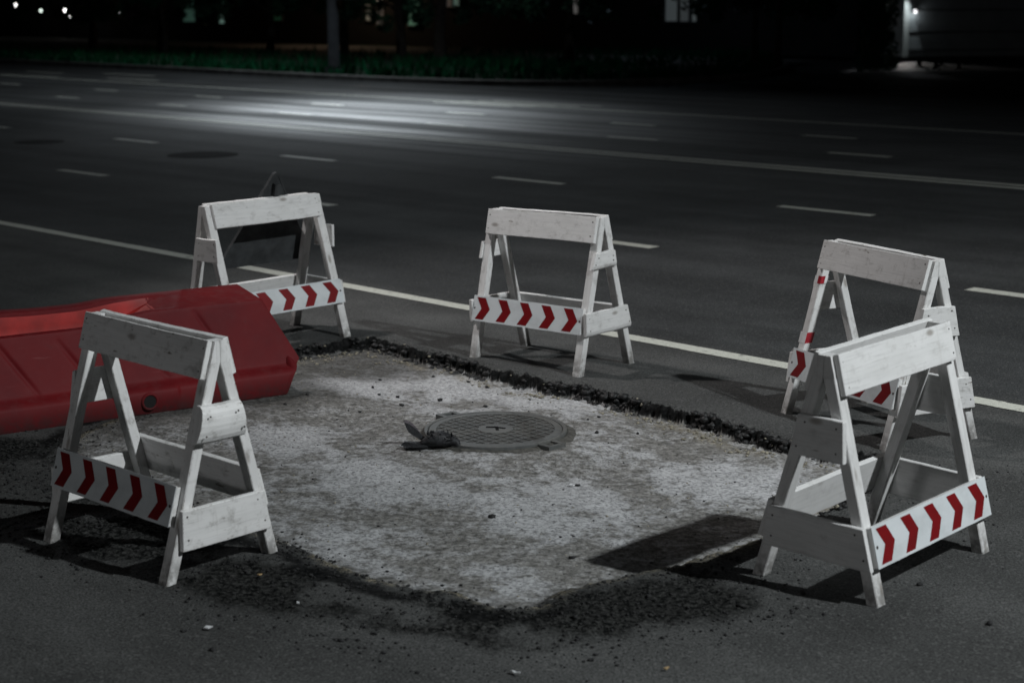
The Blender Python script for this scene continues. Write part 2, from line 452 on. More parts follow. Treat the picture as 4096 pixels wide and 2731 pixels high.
def np_mesh(name, V, F, mat, attrs):
    me = bpy.data.meshes.new(name)
    me.vertices.add(len(V)); me.vertices.foreach_set('co', V.astype(np.float32).ravel())
    me.loops.add(F.size); me.loops.foreach_set('vertex_index', F.astype(np.int32).ravel())
    me.polygons.add(len(F)); me.polygons.foreach_set('loop_start', np.arange(0, F.size, 4, dtype=np.int32))
    me.polygons.foreach_set('loop_total', np.full(len(F), 4, np.int32))
    me.polygons.foreach_set('use_smooth', np.ones(len(F), bool))
    for k, a in attrs.items():
        at = me.attributes.new(k, 'FLOAT', 'POINT'); at.data.foreach_set('value', a.astype(np.float32))
    me.update(calc_edges=True); me.validate()
    me.materials.append(mat)
    o = bpy.data.objects.new(name, me); COL.objects.link(o); return o

def sub(mask, extra=None):
    F = quads[mask]; used, inv = np.unique(F, return_inverse=True); F = inv.reshape(-1, 4)
    V = np.column_stack([GP[used], Gz[used]])
    at = {'dirt': Gdirt[used], 'gravel': Ggrav[used], 'edge': Gedge[used], 'chalk': Gchalk[used]}
    if extra is not None:
        ev, ef = extra
        F = np.vstack([F, ef + len(V)]); V = np.vstack([V, ev])
        at = {k: np.concatenate([a, np.zeros(len(ev))]) for k, a in at.items()}
    return V, F, at
BX0, BX1, BY0, BY1 = -180, 180, -12, 330
ev = np.array([(BX0, BY0, 0), (X0, Y0, 0), (X1, Y0, 0), (BX1, BY0, 0), (X0, Y1, 0), (X1, Y1, 0), (BX0, BY1, 0), (BX1, BY1, 0)], float)
ef = np.array([(0, 3, 2, 1), (3, 7, 5, 2), (7, 6, 4, 5), (6, 0, 1, 4)])
V, F, at = sub(~qpit, (ev, ef))
tag(np_mesh('road', V, F, M['asphalt'], at), kind='structure')
V, F, at = sub(qpit)
tag(np_mesh('pit_floor', V, F, M['pit'], at), kind='structure')

# ------------------------------------------------------------------ painted markings
def mark_mat():
    m = NT('road_paint'); v = m.coord('Object')
    n = m.noise(v, 45, 5, .7); n2 = m.noise(v, 5, 4, .6)
    c = m.mix(m.ramp(n, .35, .7), (.50, .51, .455), (.66, .675, .60))
    f = m.math('MAXIMUM', m.ramp(n, .58, .68), m.math('MAXIMUM', m.ramp(n2, .62, .72), m.ramp(m.noise(v, 16, 6, .75), .58, .66)))
    c = m.mix(m.math('MULTIPLY', f, .68), c, (.09, .092, .09))
    return m.fin(c, .7, m.bump(n, .3, .002), .3)
M['paint'] = mark_mat()
def strip(name, u0, u1, d0, w, z=.004, seg=1):
    mb = MB()
    for i in range(seg):
        a, b = u0 + (u1 - u0) * i / seg, u0 + (u1 - u0) * (i + 1) / seg
        ra = [random.uniform(-.004, .004) for _ in range(4)]
        mb.add([road_pt(a, d0 - w / 2 + ra[0], z), road_pt(b, d0 - w / 2 + ra[1], z), road_pt(b, d0 + w / 2 + ra[2], z), road_pt(a, d0 + w / 2 + ra[3], z)], [[0, 1, 2, 3]])
    return tag(mb.build(name, M['paint']), kind='structure')
strip('edge_line', -60, 30, 7.44, .125, .0045, 90)
strip('centre_line', -80, 40, 16.30, .11); strip('centre_line', -80, 40, 16.56, .11)
for u in (-22.2, -18.08, -13.9, -9.75, -5.85, -1.8): strip('lane_dash', u, u + 1.03, 10.36, .14)
for u in (-25.85, -21.6, -17.57, -13.6, -9.62, -5.6): strip('lane_dash', u, u + 1.07, 13.32, .13)
for u in (-32.2, -28.3, -24.4, -20.45, -16.44, -12.57, -8.6): strip('lane_dash', u, u + .95, 18.45, .12)
for u in (-38.5, -34.1, -30.1, -26.1, -22.2, -18.26, -14.47, -10.5): strip('lane_dash', u, u + .95, 20.55, .12)
strip('far_line', -80, -10, 22.85, .12)
for k in range(5): strip('hatch_line', -24.6 + k * .12, -22.4 + k * .3, 22.4 + k * .30, .10)
for u, d, l in ((-43.5, 23.2, 3.2), (-39.0, 23.9, 2.4), (-41.5, 25.3, 2.6), (-44.5, 24.6, 2.0)): strip('far_line', u, u + l, d, .13)

# ------------------------------------------------------------------ trestles
# half lengths: top board, chevron, leg end; y at top, slope, height, board bottom, chevron top and bottom, leg section, offset; place
TD = {1: [.3758, .401, .412, .0304, .2941, .8432, .7087, .331, .1903, .052, .044, .0012, -1.4686, 9.8247, .7582, -.0214, -.0096],
      2: [.3955, .3998, .4085, .0301, .2548, .8368, .6989, .3548, .2146, .051, .042, -.0057, .2182, 9.202, -.728, .0138, -.0193],
      3: [.3917, .4044, .4099, .0211, .2892, .842, .7058, .3181, .1785, .047, .040, .0016, 1.7367, 7.7065, -1.1242, .0015, -.0105],
      4: [.3785, .3964, .3936, .0245, .2762, .8345, .6976, .269, .1303, .052, .044, .0135, 1.3025, 5.7345, .8218, .0179, -.0073],
      5: [.3727, .3656, .3845, .0216, .277, .8406, .7062, .3383, .198, .050, .042, -.004, -1.3224, 5.9544, -.735, -.0163, .0125]}
# end pieces: (y left/right at top, z top, y left/right at bottom, z bottom) for tie and low board, [near end, far end]
TIE = {1: [(-.16, .04, .658, -.168, .051, .525)] * 2, 2: [(-.106, .058, .654, -.144, .074, .561)] * 2, 3: [(-.094, .081, .636, -.125, .113, .497)] * 2,
       4: [(-.10, .077, .625, -.108, .107, .479)] * 2, 5: [(-.11, .063, .622, -.14, .079, .490)] * 2}
LOW = {1: (-.19, .19, .325, -.215, .215, .19), 2: (-.2, .164, .335, -.2, .201, .205), 3: (-.202, .193, .298, -.222, .223, .152),
       4: (-.193, .182, .273, -.232, .204, .128), 5: (-.195, .17, .265, -.195, .201, .117)}
BACKZ = {1: (.330, .20), 2: (.326, .20), 3: (.31, .17), 4: (.290, .146), 5: (.335, .187)}
TL = {1: 'white A-frame trestle behind the red barrier with a triangular sign hung on its far side',
      2: 'white A-frame trestle standing alone in the middle beyond the manhole',
      3: 'white A-frame trestle with red and white tape round one leg, behind another',
      4: 'white A-frame trestle nearest the right edge, its chevron panel facing right',
      5: 'white A-frame trestle with a shaded grey top board in front of the red barrier'}

def chevron_panel(mb, W_, O, U, V, Wn, ac, acx, v0, v1):
    """thin plate with five red arrows, built on the face of the lower board"""
    O, U, V, Wn = Vector(O), Vector(U), Vector(V), Vector(Wn)
    t = .0022
    def P(a, b, w): return O + U * (acx - ac + 2 * ac * a) + V * (v0 + (v1 - v0) * b) + Wn * w
    n = 12; vs = []; 
    for w in (.0003, t):
        for k in range(n + 1): vs.append(P(k / n, 0 + .004 * math.sin(k * 2.3), w))
        for k in range(n + 1): vs.append(P(1 - k / n, 1 + .004 * math.sin(k * 1.7), w))
    m_ = 2 * (n + 1)
    fs = [list(range(m_, 2 * m_))] + [[i, (i + 1) % m_, m_ + (i + 1) % m_, m_ + i] for i in range(m_)]
    uo = random.uniform(0, 20)
    uvs = [[(uo + (vs[i] - O).dot(U), uo + (vs[i] - O).dot(V)) for i in f] for f in fs]
    mb.add(vs, fs, 0, uvs)
    for i in range(5):
        x = .030 + .2005 * i
        pts = [(x, .93), (x + .08, .93), (x + .132, .5), (x + .08, .07), (x, .07), (x + .052, .5)]
        vv = [P(a + random.uniform(-.002, .002), b, t + .0007) for a, b in pts]
        fs = [[0, 5, 2, 1], [5, 4, 3, 2]]
        uvs = [[(uo + (vv[k] - O).dot(U), uo + (vv[k] - O).dot(V)) for k in f] for f in fs]
        mb.add(vv, fs, 1, uvs)
    for a in (.018, .982):
        disc(mb, P(a, .5, t), Wn, .006, 8, 2)

def make_trestle(k):
    at_, ac, al, y0, kk, H, zb, ct, cb, lx, ly, acx, X, Y, yaw, rx, ry = TD[k]
    root = empty('trestle', (X, Y, 0))
    root.rotation_mode = 'XYZ'
    root.matrix_world = Matrix.Translation((X, Y, 0)) @ Matrix.Rotation(yaw, 4, 'Z') @ Matrix.Rotation(rx, 4, 'X') @ Matrix.Rotation(ry, 4, 'Y')
    tag(root, TL[k], 'trestle', 'white roadwork trestles round the pit')
    wood = M['wood%d' % k]; wm = [wood, M['nail']]
    q = math.sqrt(1 + kk * kk)
    def frame(sg):
        # origin at top of the outer leg face; V runs up the face, W outwards
        return ((0, sg * y0, H), (1, 0, 0), Vector((0, -sg * kk, 1)) / q, Vector((0, sg, kk)) / q)
    th = .022
    Rz = root.matrix_world.to_3x3()
    for sg in (-1, 1):
        O, U, V, Wd = frame(sg)
        for sx in (-1, 1):
            # leg: outer face along the slope, mitred at the ridge
            mb = MB()
            # reach the ground whatever the tilt of the trestle
            pt = root.matrix_world @ Vector((sx * al, sg * (y0 + kk * H), 0))
            zf = -pt.z + ground_z(pt.x, pt.y) - .004
            zf = max(min(zf, .03), -.06)
            def yo(z): return sg * (y0 + kk * (H - z))
            lyy = ly * q
            top = H - (.001 if sx > 0 else .002)
            zi = H - (lyy - y0) / kk if lyy > y0 else top
            g = sg * .0008
            poly = [(yo(zf), zf), (yo(top), top), (g, top), (g, min(zi, top - .002)), (yo(zf) - sg * lyy, zf)]
            x0, x1 = (al - lx, al) if sx > 0 else (-al, -al + lx)
            # subdivide along height for a slightly uneven post
            segs = 10; vs = []
            nz = [zf + (zi - zf) * i / segs for i in range(segs + 1)]
            uo = random.uniform(0, 40); ph = random.uniform(0, 6)
            for i, z in enumerate(nz):
                jx = .0014 * math.sin(7 * z + ph) + random.uniform(-.0006, .0006); jy = .0012 * math.sin(9 * z + 2 * ph)
                c = .003
                a, b = yo(z), yo(z) - sg * lyy
                if sg < 0: a, b = b, a           # a > b
                ring = [(x0 + c, b), (x1 - c, b), (x1, b + c), (x1, a - c), (x1 - c, a), (x0 + c, a), (x0, a - c), (x0, b + c)]
                if i == segs:
                    pass
                vs += [(x + jx, y + jy, z) for x, y in ring]
            fs, uvs = [], []
            pl = [0, lx, lx + .003, lx + ly, lx + ly + .003, 2 * lx + ly, 2 * lx + ly + .003, 2 * lx + 2 * ly, 2 * lx + 2 * ly + .003]
            for i in range(segs):
                for j in range(8):
                    j2 = (j + 1) % 8
                    fs.append([i * 8 + j, i * 8 + j2, (i + 1) * 8 + j2, (i + 1) * 8 + j])
                    uvs.append([(uo + nz[i], uo + pl[j]), (uo + nz[i], uo + pl[j + 1]), (uo + nz[i + 1], uo + pl[j + 1]), (uo + nz[i + 1], uo + pl[j])])
            fs.append(list(range(8))[::-1]); uvs.append([(uo + p[0], uo + p[1]) for p in [vs[i] for i in range(8)]][::-1])
            mb.add(vs, fs, 0, uvs)
            # mitred head
            pa, pb = yo(zi), g
            hv = []
            for x in (x0 + .0005, x1 - .0005):
                hv += [(x, yo(zi), zi), (x, yo(top), top), (x, g, top), (x, g, zi)]
            hf = [[0, 1, 2, 3], [7, 6, 5, 4], [0, 4, 5, 1], [1, 5, 6, 2], [2, 6, 7, 3]]
            if sg < 0: hf = [f[::-1] for f in hf]
            mb.add(hv, hf, 0, [[(uo + hv[i][2], uo + hv[i][1] + hv[i][0]) for i in f] for f in hf])
            mb.build('leg', wm, root)
        # top board
        mb = MB()
        vz = (zb - H) * q
        tilt = random.uniform(-.004, .004)
        board(mb, rect(vz, 0, .0004, th), lambda v: -at_ + tilt * v * 8, lambda v: at_ + tilt * v * 6, (O, U, V, Wd), 12, .0016)
        for ex in (-1, 1):
            for vv in (-.028, vz + .03):
                c = Vector(O) + Vector(U) * (ex * (at_ - .022 + random.uniform(-.006, .006))) + V * (vv + random.uniform(-.008, .008)) + Wd * th
                disc(mb, c, Wd, random.uniform(.0028, .0042), 7, 1)
        mb.build('top_board', wm, root)
        # lower board
        mb = MB()
        if sg < 0: v1, v0 = (ct - H) * q, (cb - H) * q; a = ac - .002; off = acx
        else: v1, v0 = (BACKZ[k][0] - H) * q, (BACKZ[k][1] - H) * q; a = ac; off = 0
        board(mb, rect(v0 + .002, v1 - .002, .0004, th), -a + off, a + off, (O, U, V, Wd), 12, .0012)
        lb = mb.build('lower_board', wm, root)
        if sg < 0:
            mb = MB()
            chevron_panel(mb, Wd, Vector(O) + Wd * (th + .0016), U, V, Wd, ac, acx, v0, v1)
            mb.build('chevron_panel', [M['sheet'], M['red'], M['nail']], root)
    # end pieces
    seen_end = -1 if k in (1, 4) else 1
    for sx in (-1, 1):
        for nm, spec, t2, wane in (('cross_tie', TIE[k][0], .024 if k != 5 else .045, .020 if k in (2, 5) else .004), ('end_board', LOW[k], .022, .022 if k == 2 else .003)):
            yl, yr, zt, yl2, yr2, z2 = spec
            if nm == 'cross_tie' and sx != seen_end: yl, yl2, t2, wane = yl + .022, yl2 + .034, .018, .003
            mb = MB()
            O = (sx * (al + .0005), 0, 0); U = (0, 1, 0); V = (0, 0, 1); Wd = (sx, 0, 0)
            if nm == 'cross_tie' and k == 5 and sx == seen_end:
                # half-round slab with its bark side out
                n = 9; sect = [(z2, 0), (zt, 0)] + [((zt + z2) / 2 + (zt - z2) / 2 * math.cos(a), .012 + .036 * math.sin(a) ** .7) for a in [math.pi * (i + .5) / n for i in range(n)]]
                sect = sect[::-1]
            elif wane > .01:
                sect = [(z2 + .006, 0), (zt - .003, 0), (zt, .003), (zt, t2 - .003), (zt - .004, t2), (z2 + wane * 1.2, t2), (z2 + wane * .5, t2 * .80), (z2 + .002, t2 * .45)]
            else:
                sect = rect(z2, zt, 0, t2, .0025)
            L0 = lambda v, a=yl2, b=yl: a + (b - a) * (v - z2) / (zt - z2)
            L1 = lambda v, a=yr2, b=yr: a + (b - a) * (v - z2) / (zt - z2)
            board(mb, sect, L0, L1, (O, U, V, Wd), 8, .0022 if wane > .01 else .0014)
            for yy, zz in ((yl + .025, zt - .028), (yl2 + .03, z2 + .035), (yr - .025, zt - .026), (yr2 - .03, z2 + .036)):
                disc(mb, (sx * (al + .0005 + t2 + (.010 if (k == 5 and nm == 'cross_tie' and sx == seen_end) else .0005)), yy + random.uniform(-.008, .008), zz + random.uniform(-.006, .006)), (sx, 0, 0), random.uniform(.003, .0042), 7, 1)
            mb.build(nm, wm, root)
    if k == 3:
        # red and white barrier tape wound round the front left leg
        for zc, hh, nm in ((.655, .018, 0), (.375, .026, 1)):
            mb = MB()
            def ring(z): 
                yo_ = -(y0 + kk * (H - z)); e = .0022
                return [(-al - e, yo_ - e, z), (-al + lx + e, yo_ - e, z), (-al + lx + e, yo_ + ly * q + e, z), (-al - e, yo_ + ly * q + e, z)]
            vs = ring(zc - hh) + ring(zc + hh)
            if nm == 0:
                for j in range(4):
                    j2 = (j + 1) % 4
                    for c in range(4):
                        a, b = c / 4, (c + 1) / 4
                        A, B = Vector(vs[j]), Vector(vs[j2]); C, D = Vector(vs[4 + j]), Vector(vs[4 + j2])
                        mb.add([A.lerp(B, a), A.lerp(B, b), C.lerp(D, b), C.lerp(D, a)], [[0, 1, 2, 3]], (c // 2 + j) % 2)
            else:
                for j in range(4):
                    j2 = (j + 1) % 4
                    mb.add([vs[j], vs[j2], vs[4 + j2], vs[4 + j]], [[0, 1, 2, 3]], 1 if j != 0 else 0)
            mb.build('tape_band', [M['tape_white'], M['tape_red']], root)
        mb = MB()
        yb = -(y0 + kk * (H - .30))
        pts = [(-al - .004 - .034 * math.sin(a), yb + .012, .318 - .034 + .034 * math.cos(a)) for a in [i * .45 for i in range(8)]]
        vs = [(p[0], p[1] + s, p[2]) for p in pts for s in (-.018, .018)] + [(p[0] + .003, p[1] + s, p[2] - .003) for p in pts for s in (-.018, .018)]
        n = len(pts); fs = [[2 * i, 2 * i + 1, 2 * i + 3, 2 * i + 2] for i in range(n - 1)] + [[2 * n + 2 * i, 2 * n + 2 * i + 2, 2 * n + 2 * i + 3, 2 * n + 2 * i + 1] for i in range(n - 1)]
        mb.add(vs, fs)
        mb.build('tape_end', [M['tape_white']], root, True)
    return root
ROOT = {k: make_trestle(k) for k in (1, 2, 3, 4, 5)}

# ------------------------------------------------------------------ triangular warning sign hung on the far side of trestle 1
M['sign_back'] = simple('galvanised_sign_back', (.042, .045, .047), .8, .25, 14, .0, .15)
M['sign_face'] = simple('sign_face', (.6, .6, .58), .4)
M['sign_edge'] = simple('sign_edge', (.10, .10, .10), .6)
def make_sign():
    at_, ac, al, y0, kk, H = TD[1][:6]
    q = math.sqrt(1 + kk * kk)
    Mx = ROOT[1].matrix_world
    V = Vector((0, -kk, 1)) / q; W_ = Vector((0, 1, kk)) / q; U = Vector((1, 0, 0))
    O = Vector((.142, y0, H)) + W_ * .046
    apex = .163; side = .70; h = side * math.sqrt(3) / 2
    root = empty('warning_sign', (0, 0, 0)); root.matrix_world = Mx @ Matrix.Translation(O)
    tag(root, 'grey back of a triangular warning sign leaning behind the trestle near the red barrier', 'sign')
    def outline(r, s):
        pts = []
        cs = [(0, apex), (-side / 2, apex - h), (side / 2, apex - h)]
        cen = (0, apex - 2 * h / 3)
        for ci, c in enumerate(cs):
            c = (cen[0] + (c[0] - cen[0]) * s, cen[1] + (c[1] - cen[1]) * s)
            d = math.atan2(cen[1] - c[1], cen[0] - c[0]); ctr = (c[0] + math.cos(d) * 2 * r, c[1] + math.sin(d) * 2 * r)
            for a in range(7):
                ang = d + math.pi - math.pi / 3 + a * (2 * math.pi / 3) / 6
                pts.append((ctr[0] + r * math.cos(ang), ctr[1] + r * math.sin(ang)))
        return pts
    a = outline(.022, 1.0); b = outline(.021, .965); n = len(a)
    def P(p, w): return U * p[0] + V * p[1] + W_ * w
    mb = MB()
    vs = [P(p, -.006) for p in a] + [P(p, -.008) for p in b]
    mb.add(vs, [list(range(n)), list(range(n, 2 * n))[::-1]] + [[i, n + i, n + (i + 1) % n, (i + 1) % n] for i in range(n)])
    mb.build('plate', [M['sign_back']], root)
    mb = MB()
    vs = [P(p, .010) for p in a] + [P(p, -.012) for p in a] + [P(p, -.012) for p in b] + [P(p, .010) for p in b]
    fs = []
    for i in range(n):
        j = (i + 1) % n
        fs += [[i, j, n + j, n + i], [n + i, n + j, 2 * n + j, 2 * n + i], [2 * n + i, 2 * n + j, 3 * n + j, 3 * n + i]]
    mb.add(vs, fs)
    mb.build('folded_rim', [M['sign_back']], root)
    # bracket hooked over the back top board
    mb = MB()
    for (u0, u1, v0, v1, w0, w1) in ((-.018, .020, -.02, .072, -.042, -.016), (-.018, .020, .005, .020, -.016, .012)):
        c = [U * u + V * v + W_ * w for w in (w0, w1) for v in (v0 + .022, v1 + .006) for u in (u0, u1)]
        mb.add(c, [[0, 1, 3, 2], [4, 6, 7, 5], [0, 4, 5, 1], [2, 3, 7, 6], [0, 2, 6, 4], [1, 5, 7, 3]])
    mb.build('hook', [M['sign_back']], root)
    return root
make_sign()

# ------------------------------------------------------------------ red plastic barrier
def red_plastic():
    m = NT('red_plastic'); v = m.coord('Object')
    n = m.noise(v, 3, 6, .6); d = m.noise(v, 18, 6, .7); s = m.noise(m.coord('Object', (3, 3, 30)), 2, 4, .6)
    c = m.mix(m.ramp(n, .3, .7), (.148, .0085, .011), (.105, .009, .012))
    geo = m.n('ShaderNodeNewGeometry'); sx = m.n('ShaderNodeSeparateXYZ'); m.l(geo.outputs['Normal'], sx.inputs[0])
    up = m.ramp(sx.outputs[2], .55, .95)
    dust = m.math('MULTIPLY', m.ramp(d, .42, .78), m.math('ADD', m.math('MULTIPLY', up, .35), .16))
    c = m.mix(m.math('MULTIPLY', dust, .5), c, (.17, .075, .075))
    c = m.mix(m.ramp(s, .66, .78, 0, .38), c, (.27, .08, .08))
    c = m.mix(m.ramp(d, .66, .80, 0, .75), c, (.03, .018, .018))
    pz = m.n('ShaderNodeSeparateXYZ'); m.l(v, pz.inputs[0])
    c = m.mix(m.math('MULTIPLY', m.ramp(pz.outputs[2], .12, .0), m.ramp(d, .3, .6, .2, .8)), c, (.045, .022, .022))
    m.fin(c, .6, m.bump(m.math('ADD', n, m.math('MULTIPLY', d, .3)), .15, .01), .15)
    m.b.inputs['Subsurface Weight'].default_value = .0
    m.b.inputs['Subsurface Radius'].default_value = (.03, .006, .005)
    return m.mat
M['barrier'] = red_plastic()
M['barrier_lit'] = simple('lit_red_plastic', (.35, .018, .015), .6, .3, 6)  # brighter copy of the red: the glow inside the trough put into colour
M['hole'] = simple('hole_shade', (.006, .006, .006), .9)

def make_barrier():
    root = empty('plastic_barrier', (BAR_R[0], BAR_R[1], 0))
    tag(root, 'long red plastic road barrier with a trough along its top, behind the front left trestle', 'barrier')
    LEN = 2.05; nA = 410
    def P(a, n, z): return (BAR_E[0] * a + BAR_N[0] * n, BAR_E[1] * a + BAR_N[1] * n, z)
    GR = [((1.45, .43), (1.27, .15), .012), ((1.135, .38), (1.00, .17), .010), ((.43, .455), (.345, .31), .010), ((.66, .20), (.60, .145), .008), ((1.9, .43), (1.72, .15), .012)]
    def groove(a, z):
        d = 0
        for (a0, z0), (a1, z1), dep in GR:
            e = np.array([a1 - a0, z1 - z0]); w = np.array([a - a0, z - z0]); t = (w @ e) / (e @ e)
            tt = min(max(t, 0), 1); dd = np.hypot(*(w - tt * e))
            d += .75 * dep * math.exp(-(dd / .012) ** 2) * (.35 + .65 * math.sin(math.pi * min(max(tt, .05), .95)))
        return d
    def sm(x, a, b):
        t = min(max((x - a) / (b - a), 0), 1); return t * t * (3 - 2 * t)
    rings = []
    for i in range(nA + 1):
        a = LEN * i / nA
        zt = .482 - .052 * sm(a, .62, 1.05)                    # front lip dips along the trough
        open_ = sm(a, .40, .62) if a < 1.2 else 1.0
        dep = .150 * sm(a, .46, .95) * open_
        zbk = .520 - .016 * sm(a, .75, 1.0) + .008 * sm(a, 1.15, 1.4)
        blk = .010 * sm(a, .575, .60) * (1 - sm(a, .86, .885))
        s = []
        s += [(0.0, 0), (-.004, .012), (-.004 - blk, .05), (-.002 - blk, .10), (.008 - blk, .118), (.030, .132), (.052, .140)]
        n0, z0 = .062, .150; n1 = .155
        for t in np.linspace(0, 1, 34):
            z = z0 + (zt - .012 - z0) * t; n = n0 + (n1 - n0) * (t ** .9)
            s.append((n + groove(a, z), z))
        s += [(n1 + .004, zt - .004), (n1 + .014, zt), (n1 + .030 + .012 * (1 - open_), zt + .003)]
        nf = n1 + .036; nb = .372
        for t, w in ((.0, 0), (.03, .25), (.07, .92), (.12, 1), (.3, 1.03), (.5, 1.05), (.7, 1.02), (.88, 1), (.93, .92), (.955, .5), (.98, .12)):   # trough
            lin = zt + .002 + (zbk - .006 - zt) * t
            s.append((nf + (nb - nf) * t, lin - dep * w))
        s += [(nb, zbk - .004), (nb + .012, zbk), (nb + .055, zbk + .006), (nb + .075, zbk - .004)]
        for t in np.linspace(0, 1, 6)[1:]:
            s.append((nb + .078 + .06 * t, zbk - .01 - (zbk - .16) * t))
        s += [(.545, .135), (.56, .11), (.56, .05), (.555, 0)]
        ring = []
        for n, z in s:
            if z <= .104: off = -.047 * z / .104
            elif z <= .165: off = -.047 - .063 * (z - .104) / .061
            else: off = -.11 + .175 * ((z - .165) / .34)
            k = max(0.0, 1 - a / .30); k = k ** 1.6
            rnd = -.0  # keep the edge crisp but slightly rolled
            aa = a + off * k
            kk2 = max(0, 1 - a / .02) * .006
            ring.append(P(aa, n + kk2 * (1 if n < .25 else -1) * .6, z))
        rings.append(ring)
    ns = len(rings[0]); mb = MB()
    vs = [p for r in rings for p in r]
    fs = [[i * ns + j, (i + 1) * ns + j, (i + 1) * ns + j + 1, i * ns + j + 1] for i in range(nA) for j in range(ns - 1)]
    mb.add(vs, fs)
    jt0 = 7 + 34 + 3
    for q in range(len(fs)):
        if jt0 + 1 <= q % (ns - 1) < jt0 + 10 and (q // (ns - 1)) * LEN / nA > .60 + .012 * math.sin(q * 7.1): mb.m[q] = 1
    # ends, filled from the profile
    for ring, flip in ((rings[0], False), (rings[-1], True)):
        c = Vector((0, 0, 0))
        for p in ring: c += Vector(p)
        c /= len(ring)
        v2 = list(ring) + [tuple(c)]
        f2 = [[j, j + 1, ns] for j in range(ns - 1)] + [[ns - 1, 0, ns]]
        if flip: f2 = [f[::-1] for f in f2]
        mb.add(v2, f2)
    body = mb.build('shell', [M['barrier'], M['barrier_lit']], root, True)
    body.data.set_sharp_from_angle(angle=math.radians(38))
    # raised collar round a flat black disc painted as the hole's shade
    mb = MB(); c = Vector(P(.747, -.016, .064)); nrm = Vector(P(0, -1, 0)); ua = Vector(P(1, 0, 0)); zz = Vector((0, 0, 1))
    n = 24; prof = [(.046, -.004), (.043, .004), (.036, .006), (.032, .003), (.030, -.020)]
    vs = [c + nrm * h + (ua * math.cos(2 * math.pi * k / n) + zz * math.sin(2 * math.pi * k / n)) * r for r, h in prof for k in range(n)]
    fs = [[i * n + k, (i + 1) * n + k, (i + 1) * n + (k + 1) % n, i * n + (k + 1) % n] for i in range(len(prof) - 1) for k in range(n)]
    mb.add(vs, fs)
    col = mb.build('drain_collar', [M['barrier']], root, True)
    mb = MB()
    vs = [c + nrm * .0015 + (ua * math.cos(2 * math.pi * k / n) + zz * math.sin(2 * math.pi * k / n)) * .0318 for k in range(n)]
    mb.add(vs, [list(range(n))])
    mb.build('drain_shade_disc', [M['hole']], root)
    # bung lying at the bottom of the trough
    return root
make_barrier()

# ------------------------------------------------------------------ manholes
def iron(name, col, dust):
    m = NT(name); v = m.coord('Object'); n = m.noise(v, 30, 6, .7); n2 = m.noise(v, 5, 4, .6)
    c = m.mix(m.ramp(n, .3, .7), tuple(x * .7 for x in col), col)
    c = m.mix(m.math('MULTIPLY', m.ramp(n2, .40, .65), dust), c, (.17, .165, .15))
    return m.fin(c, .55, m.bump(n, .3, .002), .5, .25)
M['iron'] = iron('worn_iron', (.135, .14, .138), .45)
M['iron_low'] = iron('iron_recess', (.060, .058, .054), .3)
M['iron_dark'] = simple('dark_iron', (.008, .008, .008), .95, .3, 12, 0, .1)
M['mortar'] = simple('mortar', (.075, .073, .066), .9, .35, 40, 0, .3, .6)

def lathe(mb, prof, n=72, mat=0):
    vs = [(r * math.cos(2 * math.pi * k / n), r * math.sin(2 * math.pi * k / n), z) for r, z in prof for k in range(n)]
    fs = [[i * n + k, i * n + (k + 1) % n, (i + 1) * n + (k + 1) % n, (i + 1) * n + k] for i in range(len(prof) - 1) for k in range(n)]
    mb.add(vs, fs, mat)

